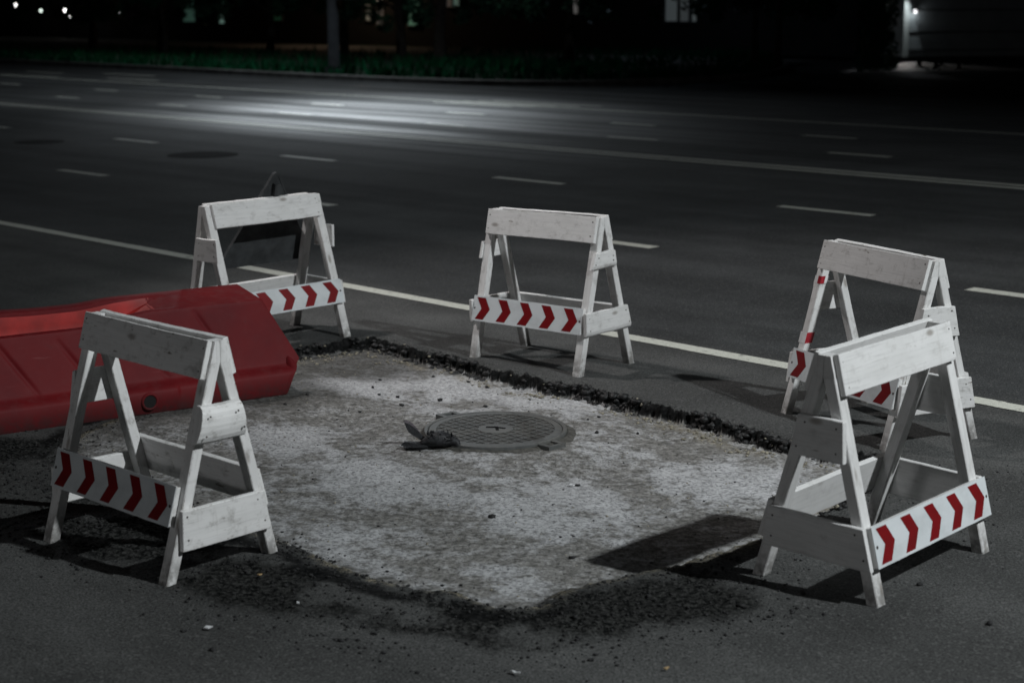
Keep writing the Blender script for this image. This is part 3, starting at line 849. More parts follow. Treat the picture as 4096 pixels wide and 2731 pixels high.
def make_manhole():
    zt = -.010
    fr = empty('manhole', (MH[0], MH[1], zt))
    tag(fr, 'round iron manhole with a gridded cover and two square lugs in the pit floor', 'manhole')
    mb = MB(); lathe(mb, [(.322, -.10), (.322, .0), (.326, .002), (.338, .002), (.342, -.001), (.344, -.05), (.346, -.10)])
    mb.build('frame', [M['iron']], fr, False)
    for ang in (math.radians(128), math.radians(-46)):
        mb = MB(); c, s = math.cos(ang), math.sin(ang)
        def pr(r, t, z): return (c * r - s * t, s * r + c * t, z)
        for (r0, r1, t0, t1, z0, z1) in ((.343, .415, -.055, -.030, -.09, -.002), (.343, .415, .030, .055, -.09, -.002), (.395, .415, -.030, .030, -.09, -.003)):
            v = [pr(r0, t0, z0), pr(r1, t0, z0), pr(r1, t1, z0), pr(r0, t1, z0), pr(r0, t0, z1), pr(r1, t0, z1), pr(r1, t1, z1), pr(r0, t1, z1)]
            mb.add(v, [[0, 3, 2, 1], [4, 5, 6, 7], [0, 1, 5, 4], [1, 2, 6, 5], [2, 3, 7, 6], [3, 0, 4, 7]])
        v = [pr(.343, -.03, -.02), pr(.395, -.03, -.02), pr(.395, .03, -.02), pr(.343, .03, -.02)]
        mb.add(v, [[0, 1, 2, 3]])
        mb.build('lug', [M['iron']], fr)
    mb = MB(); n = 72; prof = []
    vs = []; 
    rr = [.340, .36, .385, .42, .47]
    for i, r in enumerate(rr):
        for k in range(n):
            a = 2 * math.pi * k / n
            ext = .03 + .07 * max(0, math.cos(a - math.radians(-18))) ** 2 + .012 * math.sin(5 * a) + random.uniform(-.006, .006)
            R = .340 + (r - .340) / .13 * ext * 1.4
            z = [-.012, -.013, -.022, -.04, -.085][i] + random.uniform(-.003, .003)
            vs.append((R * math.cos(a), R * math.sin(a), z))
    mb.add(vs, [[i * n + k, i * n + (k + 1) % n, (i + 1) * n + (k + 1) % n, (i + 1) * n + k] for i in range(len(rr) - 1) for k in range(n)])
    mb.build('mortar_collar', [M['mortar']], fr, True)
    mb = MB(); lathe(mb, [(0.0, -.0036), (.283, -.0036)], 72, 1)
    lathe(mb, [(.283, -.009), (.2835, .0005), (.316, .0005), (.319, -.002), (.319, -.05)], 72, 0)
    R = .2832; stp = .0475; hw = .0038
    for ax in range(2):
        zt2 = -.0003 if ax else -.0008
        for k in range(-5, 6):
            o = (k + .5) * stp
            if abs(o) > R - .01: continue
            L = math.sqrt(R * R - o * o)
            vv = []
            for z in (-.005, zt2):
                for l, w in ((-L, -hw), (L, -hw), (L, hw), (-L, hw)):
                    p = (l, o + w) if ax == 0 else (o + w, l)
                    vv.append((p[0], p[1], z))
            f = [[4, 5, 6, 7], [0, 1, 5, 4], [2, 3, 7, 6]]
            if ax: f = [q[::-1] for q in f]
            mb.add(vv, f, 0)
    cvm = mb.build('cover', [M['iron'], M['iron_low']], fr)
    cvm.rotation_euler = (0, 0, math.radians(44))
    mb = MB(); lathe(mb, [(0.0, .0012), (.083, .0012), (.0845, 0), (.0845, -.009)], 48, 0)
    hub = mb.build('hub', [M['iron']], cvm); hub.rotation_euler = (0, 0, math.radians(-44))
    mb = MB()
    def bar(p, q, w, z0=.0005, z1=.0042):
        p, q = Vector((*p, 0)), Vector((*q, 0)); d = (q - p).normalized(); s = Vector((-d.y, d.x, 0)) * w / 2
        v = [p - s, q - s, q + s, p + s]
        mb.add([(a.x, a.y, z0) for a in v] + [(a.x, a.y, z1) for a in v], [[4, 5, 6, 7], [0, 1, 5, 4], [1, 2, 6, 5], [2, 3, 7, 6], [3, 0, 4, 7]])
    bar((-.045, .020), (.012, .018), .013); bar((-.008, .026), (.046, -.006), .012, .0005, .0039); bar((.006, .004), (.010, -.036), .014, .0005, .0045)
    lt = mb.build('letter', [M['iron_dark']], cvm); lt.rotation_euler = (0, 0, math.radians(-44))
    # second cover lower in the road, far left, and a sunken one beyond
    for x, y, r, lab in ((-6.84, 24.22, .36, 'dark round manhole cover set in the far left lane'), (-4.07, 22.02, .47, 'round manhole sunk in a dip of the middle lane above the red barrier')):
        e = empty('manhole', (x, y, 0)); tag(e, lab, 'manhole')
        mb = MB(); lathe(mb, [(0, .003), (r * .86, .003)], 40); mb.build('cover', [M['iron_dark']], e)
        mb = MB(); lathe(mb, [(r * .865, .0035), (r * .87, .0045), (r * .99, .0045), (r, .001)], 40); mb.build('frame', [M['iron_dark']], e)
make_manhole()

# ------------------------------------------------------------------ dead pigeon beside the cover
def feather_mat():
    m = NT('dark_feathers'); v = m.coord('Object'); n = m.noise(v, 70, 5, .7); n2 = m.noise(v, 14, 4, .6)
    c = m.mix(m.ramp(n, .35, .7), (.008, .0085, .010), (.040, .042, .046))
    c = m.mix(m.ramp(n2, .60, .72, 0, .35), c, (.11, .11, .115))
    return m.fin(c, .55, m.bump(n, .8, .004), .4)
M['feather'] = feather_mat()
M['wing_in'] = simple('pale_wing', (.12, .105, .115), .6, .35, 60)
def make_pigeon():
    bx, by = -.345, 7.452
    bz = ground_z(bx, by)
    root = empty('pigeon', (bx, by, bz))
    tag(root, 'dead dark grey pigeon lying against the left side of the manhole cover', 'pigeon')
    # body: continuous loft from tail to tucked head
    secs = [(-.088, .0, .020, .016, .006), (-.070, .0, .026, .026, .016), (-.045, .0, .036, .040, .028), (-.015, .0, .042, .050, .036), (.015, -.002, .044, .050, .036),
            (.042, -.004, .040, .040, .030), (.060, -.006, .036, .030, .025), (.074, -.012, .033, .028, .024), (.088, -.018, .030, .025, .022), (.099, -.026, .026, .016, .015), (.104, -.030, .023, .006, .006)]
    n = 18; mb = MB(); vs = []
    for x, y, zc, ry, rz in secs:
        for k in range(n):
            a = 2 * math.pi * k / n; j = 1 + random.uniform(-.10, .10)
            vs.append((x + random.uniform(-.003, .003), y + ry * math.cos(a) * j, max(zc + rz * math.sin(a) * j, .001)))
    fs = [[i * n + k, i * n + (k + 1) % n, (i + 1) * n + (k + 1) % n, (i + 1) * n + k] for i in range(len(secs) - 1) for k in range(n)]
    fs += [list(range(n))[::-1], [(len(secs) - 1) * n + k for k in range(n)]]
    mb.add(vs, fs); b = mb.build('body', [M['feather']], root, True)
    def blade(mb, base, d, L, w, up, mat=0, curve=.0):
        base = Vector(base); d = Vector(d).normalized(); up = Vector(up); s = d.cross(up).normalized(); nn = s.cross(d)
        K = 7; top, bot = [], []
        for i in range(K):
            t = i / (K - 1); ww = w * (.45 + .55 * math.sin(math.pi * (.12 + .78 * t)))
            if i == K - 1: ww *= .35
            p = base + d * L * t + nn * curve * t * t
            for sgn in (-1, 1): top.append(p + s * ww * sgn + nn * .0012); bot.append(p + s * ww * sgn - nn * .0012)
        vs = top + bot; o = 2 * K
        fs = [[2 * i, 2 * i + 1, 2 * i + 3, 2 * i + 2] for i in range(K - 1)] + [[o + 2 * i, o + 2 * i + 2, o + 2 * i + 3, o + 2 * i + 1] for i in range(K - 1)]
        fs += [[2 * i, 2 * i + 2, o + 2 * i + 2, o + 2 * i] for i in range(K - 1)] + [[2 * i + 1, o + 2 * i + 1, o + 2 * i + 3, 2 * i + 3] for i in range(K - 1)]
        mb.add(vs, fs, mat)
    # wing lying flat to the left
    mb = MB()
    for i in range(7):
        blade(mb, (-.045 - .004 * i, -.030 + .004 * i, .016 + .002 * i), (-1, -.05 - .05 * (3 - i) * .5, -.04), .118 - .008 * abs(i - 2), .014, (0, 0, 1), 0, .006)
    mb.build('wing', [M['feather'], M['wing_in']], root)
    # wing sticking up
    mb = MB()
    for i in range(6):
        blade(mb, (-.060 - .003 * i, .030 + .004 * i, .030), (-.80, .16, .46 + .10 * i), .128 - .010 * abs(i - 3), .0125, (0, -1, .3), 1 if i > 2 else 0, .012)
    mb.build('wing', [M['feather'], M['wing_in']], root)
    mb = MB()
    for i in range(5):
        blade(mb, (-.075, -.008 + .004 * i, .014), (-1, -.28 + .10 * i, -.10), .085, .009, (0, 0, 1))
    mb.build('tail', [M['feather']], root)
    # ruffled feathers along the neck
    mb = MB()
    for i in range(40):
        a = random.uniform(.4, 2.75); x = random.uniform(-.05, .07)
        w = .046 if x < .04 else .032
        blade(mb, (x, w * math.cos(a) * .9 - (.012 if x > .05 else 0), max(.034 + .030 * math.sin(a) * .95, .004)), (random.uniform(-1, .2), math.cos(a) * .6, abs(math.sin(a)) * .6 + .1), random.uniform(.014, .026), .0045, (.2, .3, 1))
    mb.build('ruffled_feathers', [M['feather']], root)
    mb = MB(); tube(mb, [(.098, -.034, .022), (.108, -.039, .017), (.114, -.042, .012)], [.005, .0035, .001], 8)
    mb.build('beak', [M['sign_edge']], root)
make_pigeon()

# ------------------------------------------------------------------ loose lumps, crumbs, gravel, litter
M['lump'] = simple('black_asphalt_lump', (.014, .014, .0145), .75, .5, 90, 0, .4, .8)
M['rubble'] = simple('broken_asphalt', (.0095, .0097, .010), .6, .6, 70, 0, .5, .8)
M['gravel'] = simple('pale_gravel', (.24, .22, .17), .85, .45, 60)
M['paper'] = simple('dirty_paper', (.62, .63, .64), .7, .2, 60)
M['leaf_dry'] = simple('dry_leaf', (.40, .28, .14), .7, .3, 80)
ICO = None
def ico_base():
    bm = bmesh.new(); bmesh.ops.create_icosphere(bm, subdivisions=1, radius=1)
    v = np.array([tuple(x.co) for x in bm.verts]); f = np.array([[x.index for x in p.verts] for p in bm.faces]); bm.free(); return v, f
IV, IF = ico_base()
def rock_mesh(name, items, mat):
    """items: x, y, z, size -> one mesh of angular crumbs"""
    Vs, Fs = [], []
    for i, (x, y, z, s) in enumerate(items):
        j = IV * (1 + rng.uniform(-.32, .32, (len(IV), 1))) * np.array([s * rng.uniform(.75, 1.3), s * rng.uniform(.75, 1.3), s * rng.uniform(.5, .85)])
        a = rng.uniform(0, 6.28); c, sn = math.cos(a), math.sin(a)
        j = np.column_stack([j[:, 0] * c - j[:, 1] * sn, j[:, 0] * sn + j[:, 1] * c, j[:, 2]])
        Vs.append(j + np.array([x, y, z + s * .35])); Fs.append(IF + i * len(IV))
    me = bpy.data.meshes.new(name); V = np.vstack(Vs); F = np.vstack(Fs)
    me.vertices.add(len(V)); me.vertices.foreach_set('co', V.astype(np.float32).ravel())
    me.loops.add(F.size); me.loops.foreach_set('vertex_index', F.astype(np.int32).ravel())
    me.polygons.add(len(F)); me.polygons.foreach_set('loop_start', np.arange(0, F.size, 3, dtype=np.int32)); me.polygons.foreach_set('loop_total', np.full(len(F), 3, np.int32))
    me.update(calc_edges=True); me.materials.append(mat)
    o = bpy.data.objects.new(name, me); COL.objects.link(o); return o

LUMPS = [(-.731, 8.977), (-.439, 9.064), (-.602, 8.509), (-.7, 8.516), (-.567, 8.327), (-.748, 8.7), (-.24, 8.911), (-.136, 8.776), (-.379, 8.487), (-.137, 8.276), (.43, 8.067), (.373, 7.988),
         (.404, 7.718), (.602, 7.752), (-.767, 8.141), (-1.152, 8.19), (-1.061, 8.38), (-.084, 6.395), (.281, 6.929), (.221, 5.886)]
for i, (x, y) in enumerate(LUMPS):
    o = rock_mesh('asphalt_lump', [(0, 0, 0, rng.uniform(.008, .0135))], M['lump']); o.location = (x, y, ground_z(x, y))
    tag(o, 'small black lump of broken asphalt lying on the pale pit floor', 'lump', 'asphalt lumps on the pit floor')
for x, y, s in ((.762, 5.294, .017), (1.413, 5.49, .013), (.204, 5.195, .011), (-.946, 4.929, .011), (1.55, 5.12, .012), (-.55, 5.0, .010)):
    o = rock_mesh('asphalt_lump', [(0, 0, 0, s)], M['lump']); o.location = (x, y, ground_z(x, y))
    tag(o, 'small black lump of broken asphalt lying on the grey road in front of the pit', 'lump', 'asphalt lumps on the road')

def scatter(n, region, smin, smax, pw=2.2):
    out = []
    while len(out) < n:
        k = 6000
        P = np.column_stack([rng.uniform(X0, X1, k), rng.uniform(Y0, Y1, k)])
        w = region(P); ok = P[rng.random(k) < w]
        for p in ok[:n - len(out)]:
            s = smin + (smax - smin) * rng.random() ** pw
            out.append((p[0], p[1], ground_z(p[0], p[1]), s))
    return out
def reg_dirt(P):
    sd = sdf_poly(P, DIRT); ps = sdf_poly(P, PIT); pn = vnoise(P, 2.5, 21, 3)
    return (1 - sstep(sd, -.05, .30)) * (ps > .0) * sstep(pn, .25, .6)
def reg_near(P):
    ps = sdf_poly(P, PIT); return (ps > 0) * (1 - sstep(ps, .1, .9)) * (P[:, 1] < 7.0) * .6
def reg_pit(P):
    ps = sdf_poly(P, PIT); return (ps < -.04) * (np.hypot(P[:, 0] - MH[0], P[:, 1] - MH[1]) > .38)
def reg_wall(P):
    ps = sdf_poly(P, PIT); d = P @ E_N
    return np.exp(-((ps + .025) / .028) ** 2) * sstep(vnoise(P, 5, 23, 3), .30, .52) * (d > 5.2) * (bar_dist(P) > .12)
def reg_rim(P):
    ps = sdf_poly(P, PIT); d = P @ E_N
    return np.exp(-((ps + .02) / .10) ** 2) * (d < 5.2) * sstep(vnoise(P, 6, 26, 4), .32, .6)
def reg_wallfoot(P):
    ps = sdf_poly(P, PIT); d = P @ E_N
    return np.exp(-((ps + .11) / .07) ** 2) * (d > 5.2) * (bar_dist(P) > .1) * sstep(vnoise(P, 6, 22, 3), .4, .6)
tag(rock_mesh('asphalt_crumbs', scatter(3800, reg_dirt, .0012, .0085, 3.4) + scatter(2200, reg_near, .0012, .006, 3.5) + scatter(420, reg_pit, .0015, .006, 3) + scatter(1700, reg_rim, .0012, .008, 3.2), M['lump']), 'black asphalt crumbs strewn round the rim of the pit', 'crumbs', kind='stuff')
tag(rock_mesh('asphalt_rubble', [(x, y, z - .55 * q, q) for x, y, z, q in scatter(1300, reg_wall, .003, .028, 2.8)], M['rubble']), 'broken black asphalt rubble along the far edge of the pit', 'rubble', kind='stuff')
tag(rock_mesh('gravel', scatter(750, reg_wallfoot, .002, .012, 2.6) + scatter(500, reg_pit, .0018, .006, 2.5), M['gravel']), 'pale yellowish gravel at the foot of the broken asphalt edge', 'gravel', kind='stuff')

def scrap(name, x, y, pts, mat, lab, cat, th=.004):
    z = ground_z(x, y) + .006
    mb = MB(); n = len(pts)
    zz = [random.uniform(0, .006) for _ in pts]
    vs = [(a, b, h + th) for (a, b), h in zip(pts, zz)] + [(a, b, h) for (a, b), h in zip(pts, zz)]
    mb.add(vs, [list(range(n)), list(range(n, 2 * n))[::-1]] + [[i, n + i, n + (i + 1) % n, (i + 1) % n] for i in range(n)])
    o = mb.build(name, [mat]); o.location = (x, y, z); tag(o, lab, cat); return o
scrap('paper_scrap', .007, 4.725, [(-.014, .004), (-.004, .010), (.004, -.004), (.014, -.010), (.010, -.014), (-.004, -.008)], M['paper'], 'white hooked paper scrap on the asphalt at the bottom edge, nearest of all the litter', 'litter')
scrap('paper_scrap', -.988, 5.103, [(-.016, -.006), (.0, -.010), (.014, -.002), (.010, .007), (-.010, .006)], M['paper'], 'soft white paper scrap on the road in front of the front left trestle', 'litter')
scrap('dry_leaf', -.897, 5.604, [(-.009, -.003), (0, -.007), (.010, 0), (0, .007)], M['leaf_dry'], 'tiny tan leaf on the dark dirt beside the front left trestle', 'leaf')
scrap('dry_leaf', .464, 4.75, [(-.009, -.003), (0, -.006), (.009, .001), (-.002, .006)], M['leaf_dry'], 'tiny tan leaf on the bare asphalt to the right of the bottom paper scrap', 'leaf')
scrap('paper_scrap', -.726, 5.325, [(-.004, -.007), (.005, -.005), (.004, .008), (-.004, .006)], M['paper'], 'tiny pale paper scrap on the dark dirt band', 'litter')
scrap('paper_scrap', .253, 6.917, [(-.014, -.004), (.008, -.008), (.016, .002), (-.002, .007)], M['paper'], 'small white paper scrap on the pit floor in front of the manhole', 'litter')
scrap('paper_scrap', 1.091, 6.89, [(-.02, -.003), (.012, -.008), (.02, .002), (-.008, .007)], M['paper'], 'thin pale paper scrap on the pit floor left of the nearest right trestle', 'litter')
scrap('paper_scrap', .378, 8.332, [(-.024, .0), (.014, -.008), (.022, -.002), (-.008, .006)], M['paper'], 'white paper strip at the foot of the broken edge beyond the manhole', 'litter')
def butt(x, y, lab, rot, up=0.0):
    e = empty('cigarette_butt', (x, y, ground_z(x, y) + .006)); e.rotation_euler = (0, up, rot); tag(e, lab, 'cigarette butt')
    mb = MB(); tube(mb, [(0, 0, 0), (.022, 0, .0015)], .0042, 8); mb.build('filter', [M['leaf_dry']], e)
    mb = MB(); tube(mb, [(.0222, 0, .0015), (.034, 0, .002)], .0041, 8); mb.build('paper_end', [M['paper']], e)
butt(1.325, 7.42, 'orange cigarette butt at the foot of the broken edge left of the two right trestles', .2)
butt(1.62, 7.06, 'upright cigarette butt on the rubble between the two right trestles', 1.2, -1.2)

# ------------------------------------------------------------------ kerb, verge, path beyond the road
KERB = [(-60, 99), (-30, 68.9), (-17.1, 56.0), (-10, 48.8), (-6.6, 44.9), (-3.46, 41.7), (-.75, 39.6), (1.48, 38.95), (2.85, 39.45), (4.5, 40.5), (6.0, 42.0), (7.2, 44.6), (8.0, 48), (8.4, 53), (8.4, 70), (8.4, 110)]
def smooth(pts, it=2):
    for _ in range(it):
        q = [pts[0]]
        for a, b in zip(pts, pts[1:]):
            q += [(a[0] * .75 + b[0] * .25, a[1] * .75 + b[1] * .25), (a[0] * .25 + b[0] * .75, a[1] * .25 + b[1] * .75)]
        pts = q + [pts[-1]]
    return pts
KS = smooth(KERB)
M['kerb'] = simple('kerb_stone', (.16, .16, .155), .85, .3, 3, 0, .3, .3)
M['soil'] = simple('verge_soil', (.006, .018, .009), .95, .5, 3)
M['grass'] = simple('grass', (.007, .062, .027), .9, .5, 2, 0, .0)
M['path'] = simple('footpath', (.17, .16, .15), .9, .2, 2)
def offs(pts, d):
    out = []
    for i, p in enumerate(pts):
        a = pts[max(i - 1, 0)]; b = pts[min(i + 1, len(pts) - 1)]
        t = Vector((b[0] - a[0], b[1] - a[1])).normalized(); out.append((p[0] - t.y * d, p[1] + t.x * d))
    return out
KI = offs(KS, .18)
mb = MB(); n = len(KS)
vs = [(x, y, 0) for x, y in KS] + [(x, y, .118) for x, y in KS] + [(a[0] * .9 + b[0] * .1, a[1] * .9 + b[1] * .1, .132) for a, b in zip(KS, KI)] + [(x, y, .132) for x, y in KI]
mb.add(vs, [[r * n + i, r * n + i + 1, (r + 1) * n + i + 1, (r + 1) * n + i] for r in range(3) for i in range(n - 1)])
tag(mb.build('kerb', [M['kerb']]), kind='structure')
mb = MB(); far = [(x - 60 if x < 6 else x, y + 120) for x, y in KI]
vs = [(x, y, .125) for x, y in KI] + [(-60 - 60, 240, .125)] + [(8.0, 240, .125)]
bm = bmesh.new()
ring = [bm.verts.new((x, y, .125)) for x, y in KI] + [bm.verts.new((8.2, 260, .125)), bm.verts.new((-170, 260, .125)), bm.verts.new((-170, 209, .125))]
f = bm.faces.new(ring); bmesh.ops.triangulate(bm, faces=[f]); bmesh.ops.recalc_face_normals(bm, faces=bm.faces)
me = bpy.data.meshes.new('verge'); bm.to_mesh(me); bm.free(); me.materials.append(M['soil'])
o = bpy.data.objects.new('verge', me); COL.objects.link(o); tag(o, kind='structure')
mb = MB(); L = [(-95, 39.9), (-60, 40.1), (-50, 40.2), (-40, 39.6), (-34, 38.0), (-29.5, 36.6)]
vs = [road_pt(u, d, .131) for u, d in L] + [road_pt(u, 44.6 if u < -42 else 42.8, .131) for u, d in L]
mb.add(vs, [[i, i + 1, len(L) + i + 1, len(L) + i] for i in range(len(L) - 1)])
tag(mb.build('footpath', [M['path']]), kind='structure')

# grass blades
mb = MB()
kseg = [(KI[i], KI[i + 1]) for i in range(len(KI) - 1)]
lens = np.array([math.dist(a, b) for a, b in kseg]); wt = lens * np.array([1.0 if (-25 < a[0] < 9 and a[1] < 62) else 0.0 for a, b in kseg]); wt /= wt.sum()
pick = rng.choice(len(kseg), 9000, p=wt)
for k in pick:
    a, b = kseg[k]; t = rng.random(); x = a[0] + (b[0] - a[0]) * t; y = a[1] + (b[1] - a[1]) * t
    tx, ty = (b[0] - a[0]) / lens[k], (b[1] - a[1]) / lens[k]; dd = .05 + 11 * rng.random() ** 2.2
    x += -ty * dd; y += tx * dd
    h = rng.uniform(.08, .30) * (1.3 if rng.random() < .1 else 1); w = rng.uniform(.02, .05); r = rng.uniform(0, 6.28); lx_, ly_ = rng.uniform(-.12, .12, 2)
    mb.add([(x - w * math.cos(r), y - w * math.sin(r), .12), (x + w * math.cos(r), y + w * math.sin(r), .12), (x + lx_, y + ly_, .12 + h)], [[0, 1, 2]])
tag(mb.build('grass', [M['grass']]), 'dim green grass along the far kerb', 'grass', kind='stuff')

# ------------------------------------------------------------------ street pole
M['pole'] = simple('grey_pole', (.022, .024, .027), .8, .2, 4, 0, .05)
M['bulb_far'] = emis('street_lamp_glass', (1, .98, .93), 6)
pl = empty('street_lamp', (-4.70, 44.85, .12)); tag(pl, 'tall grey street lamp pole on the grass verge across the road', 'street lamp')
mb = MB(); tube(mb, [(0, 0, 0), (0, 0, 3), (0, 0, 9.2)], [.155, .15, .10], 20); mb.build('pole', [M['pole']], pl, True)
mb = MB(); tube(mb, [(0, 0, -.02), (0, 0, .09), (0, 0, .14)], [.24, .24, .18], 20); mb.build('base', [M['pole']], pl, True)
mb = MB(); tube(mb, [(0, 0, 9.1), (.05, -1.0, 9.5), (.1, -2.4, 9.65)], [.06, .05, .045], 10); mb.build('arm', [M['pole']], pl, True)
mb = MB(); box(mb, (-.16, -.4, -.06), (.16, .4, .08)); hd = mb.build('lamp_head', [M['pole']], pl); hd.location = (.1, -2.75, 9.62)
mb = MB(); box(mb, (-.12, -.32, -.085), (.12, .32, -.0605)); gl = mb.build('glass', [M['bulb_far']], hd)
# a cable box strapped to the pole above eye level
mb = MB(); box(mb, (.10, -.17, 1.88), (.75, -.13, 2.5)); mb.build('sign_plate', [M['pole']], pl)

# ------------------------------------------------------------------ trees on the verge
M['bark'] = simple('bark', (.035, .03, .026), .9, .4, 12, 0, .2, .6)
def leaf_mat():
    m = NT('leaves'); oi = m.n('ShaderNodeObjectInfo'); v = m.coord('Object'); n = m.noise(v, 1.7, 3, .6)
    c = m.mix(n, (.012, .045, .022), (.03, .10, .055)); m.fin(c, .6, None, .3)
    return m.mat
M['leaf'] = leaf_mat()
def make_tree(x, y, r, clear, h, spread, nl):
    root = empty('tree', (x, y, .11)); tag(root, 'dark leafy tree seen as a black silhouette on the verge across the road', 'tree', 'trees on the far verge')
    mb = MB(); tp = [(0, 0, 0), (random.uniform(-.06, .06), 0, .9), (random.uniform(-.15, .15), random.uniform(-.1, .1), 2.2), (random.uniform(-.3, .3), 0, h * .75)]
    tube(mb, tp, [r * 1.25, r, r * .85, r * .3], 10)
    limbs = []
    for k in range(9):
        a = random.uniform(0, 6.28); z0 = random.uniform(1.5, h * .6); z0 = max(z0, clear)
        e = (math.cos(a) * spread * .7, math.sin(a) * spread * .7, z0 + random.uniform(.3, 1.6))
        limbs.append(e); tube(mb, [(0, 0, z0 - .3), (e[0] * .5, e[1] * .5, z0 + .25), e], [r * .4, r * .25, .015], 6)
    mb.build('trunk', [M['bark']], root, True)
    cl = []
    for k in range(44):
        a = random.uniform(0, 6.28); rr = spread * math.sqrt(random.random()); z = clear + .5 + (h - clear) * random.random() ** 1.3
        fz = 1 - .55 * max(0, (z - clear) / (h - clear) - .35); cl.append((math.cos(a) * rr * fz, math.sin(a) * rr * fz, z, random.uniform(.35, .8)))
    # low hanging tips
    for k in range(12):
        a = random.uniform(0, 6.28); rr = spread * random.uniform(.5, 1.0); cl.append((math.cos(a) * rr, math.sin(a) * rr, clear + random.uniform(-.1, .35), random.uniform(.2, .4)))
    mb = MB()
    for i in range(nl):
        cx, cy, cz, cr = cl[random.randrange(len(cl))]
        d = Vector((random.gauss(0, 1), random.gauss(0, 1), random.gauss(0, 1))).normalized() * cr * random.random() ** .4
        p = Vector((cx, cy, cz)) + d
        if p.z < clear - .35: continue
        a = Vector((random.uniform(-1, 1), random.uniform(-1, 1), random.uniform(-.6, .6))).normalized(); b = a.orthogonal().normalized()
        s = random.uniform(.05, .10)
        mb.add([p - a * s * 1.4, p + b * s * .6, p + a * s * 1.4, p - b * s * .6], [[0, 1, 2, 3]])
    mb.build('crown', [M['leaf']], root)
TREES = [(-71.2, 37.2, .13, 1.35, 7, 2.2), (-60.35, 36.4, .15, 1.25, 7, 1.5), (-54.8, 36.0, .16, 1.3, 7, 2.5), (-50.8, 33.5, .10, 1.75, 6, 2.0), (-48.0, 36.0, .13, 1.6, 8, 2.8), (-46.35, 38.0, .14, 1.7, 9, 2.6),
         (-41.6, 36.5, .15, 1.25, 8, 2.4), (-39.2, 36.0, .17, 1.6, 9, 2.6), (-33.6, 36.0, .15, 1.5, 8, 2.6), (-28.6, 38.2, .10, 1.5, 7, 2.2), (-27.4, 37.6, .09, 1.6, 7, 2.0)]
for u, d, r, cl_, h, sp_ in TREES:
    p = road_pt(u, d); make_tree(p[0], p[1], r, cl_, h, sp_, 3600)

# bush column in front of the trailer
def make_bush(x, y, w, h, lab, nl=2600):
    root = empty('bush', (x, y, .0)); tag(root, lab, 'bush')
    mb = MB()
    for k in range(5): tube(mb, [(random.uniform(-.1, .1), random.uniform(-.1, .1), 0), (random.uniform(-w, w) * .5, random.uniform(-w, w) * .4, h * .8)], [.03, .008], 6)
    mb.build('stem', [M['bark']], root)
    mb = MB()
    for i in range(nl):
        z = random.random() * h; a = random.uniform(0, 6.28); rr = w * (.55 + .45 * math.sin(z * 5 + a * 2) * .3 + .3) * math.sqrt(random.random())
        p = Vector((math.cos(a) * rr, math.sin(a) * rr, z + .03)); q = Vector((random.uniform(-1, 1), random.uniform(-1, 1), random.uniform(-.7, .7))).normalized(); b = q.orthogonal().normalized(); s = random.uniform(.04, .08)
        mb.add([p - q * s * 1.3, p + b * s * .7, p + q * s * 1.3, p - b * s * .7], [[0, 1, 2, 3]])
    mb.build('foliage', [M['leaf']], root)
make_bush(10.12, 46.6, .62, 3.4, 'tall black bush against the bright left edge of the trailer', 3600)

# ------------------------------------------------------------------ building with dim windows behind the footpath
M['facade'] = simple('dark_facade', (.016, .0155, .015), .9, .2, .8)
M['frame'] = simple('window_frame', (.10, .10, .10), .7)
def glass(nm, col, s): return emis(nm, col, s)
bl = empty('building', road_pt(-60, 46.2, .1)); tag(bl, 'long dark building behind the trees with a few dimly lit windows', 'building')
mb = MB()
def bpt(u, d, z): p = road_pt(u, d, z); q = road_pt(-60, 46.2, .1); return (p[0] - q[0], p[1] - q[1], z - q[2])
WIN = [(-54.80, -54.42, 1.15, 2.9, (.80, .92, .88), .10), (-54.10, -53.72, .95, 2.9, (.75, .80, .85), .09), (-52.60, -52.27, 1.30, 2.9, (.75, .66, .62), .05), (-52.16, -51.42, .95, 2.9, (.35, .80, .60), .22),
       (-49.84, -49.50, 1.7, 2.7, (.75, .72, .70), .06), (-49.42, -49.05, 1.7, 2.7, (.55, .85, .72), .25), (-43.10, -42.66, 1.45, 2.4, (.9, .86, .82), .22),
       (-38.46, -37.92, 1.20, 3.0, (.72, .80, .80), .12), (-37.80, -37.40, 1.20, 3.0, (.68, .72, .70), .09), (-37.26, -37.06, 1.20, 3.0, (.75, .82, .80), .13),
       (-65.40, -64.95, .95, 2.8, (.55, .92, .78), .55), (-68.3, -67.3, 1.0, 2.6, (.35, .8, .62), .12), (-61.2, -60.6, 1.1, 2.4, (.2, .7, .4), .04)]
def slab(mb, u0, u1, d0, d1, z0, z1):
    c = [bpt(u, d, z) for z in (z0, z1) for d in (d0, d1) for u in (u0, u1)]
    mb.add(c, [[0, 2, 3, 1], [4, 5, 7, 6], [0, 1, 5, 4], [2, 6, 7, 3], [0, 4, 6, 2], [1, 3, 7, 5]])
slab(mb, -100, -30.5, 46.2, 60, .1, 9)
mb.build('wall', [M['facade']], bl)
mb = MB(); slab(mb, -100.3, -30.2, 45.9, 60.3, 9.0, 9.4); mb.build('roof', [M['facade']], bl)
for i, (a, b, z0, z1, c, s) in enumerate(WIN):
    mb = MB(); slab(mb, a - .06, a, 46.12, 46.198, z0, z1); slab(mb, b, b + .06, 46.12, 46.198, z0, z1); slab(mb, a - .06, b + .06, 46.10, 46.197, z0 - .06, z0)
    w = mb.build('window', [M['frame']], bl)
    mb = MB(); slab(mb, a, b, 46.16, 46.199, z0, z1); g_ = mb.build('pane', [emis('lit_window_%d' % i, c, s * .30)], w)
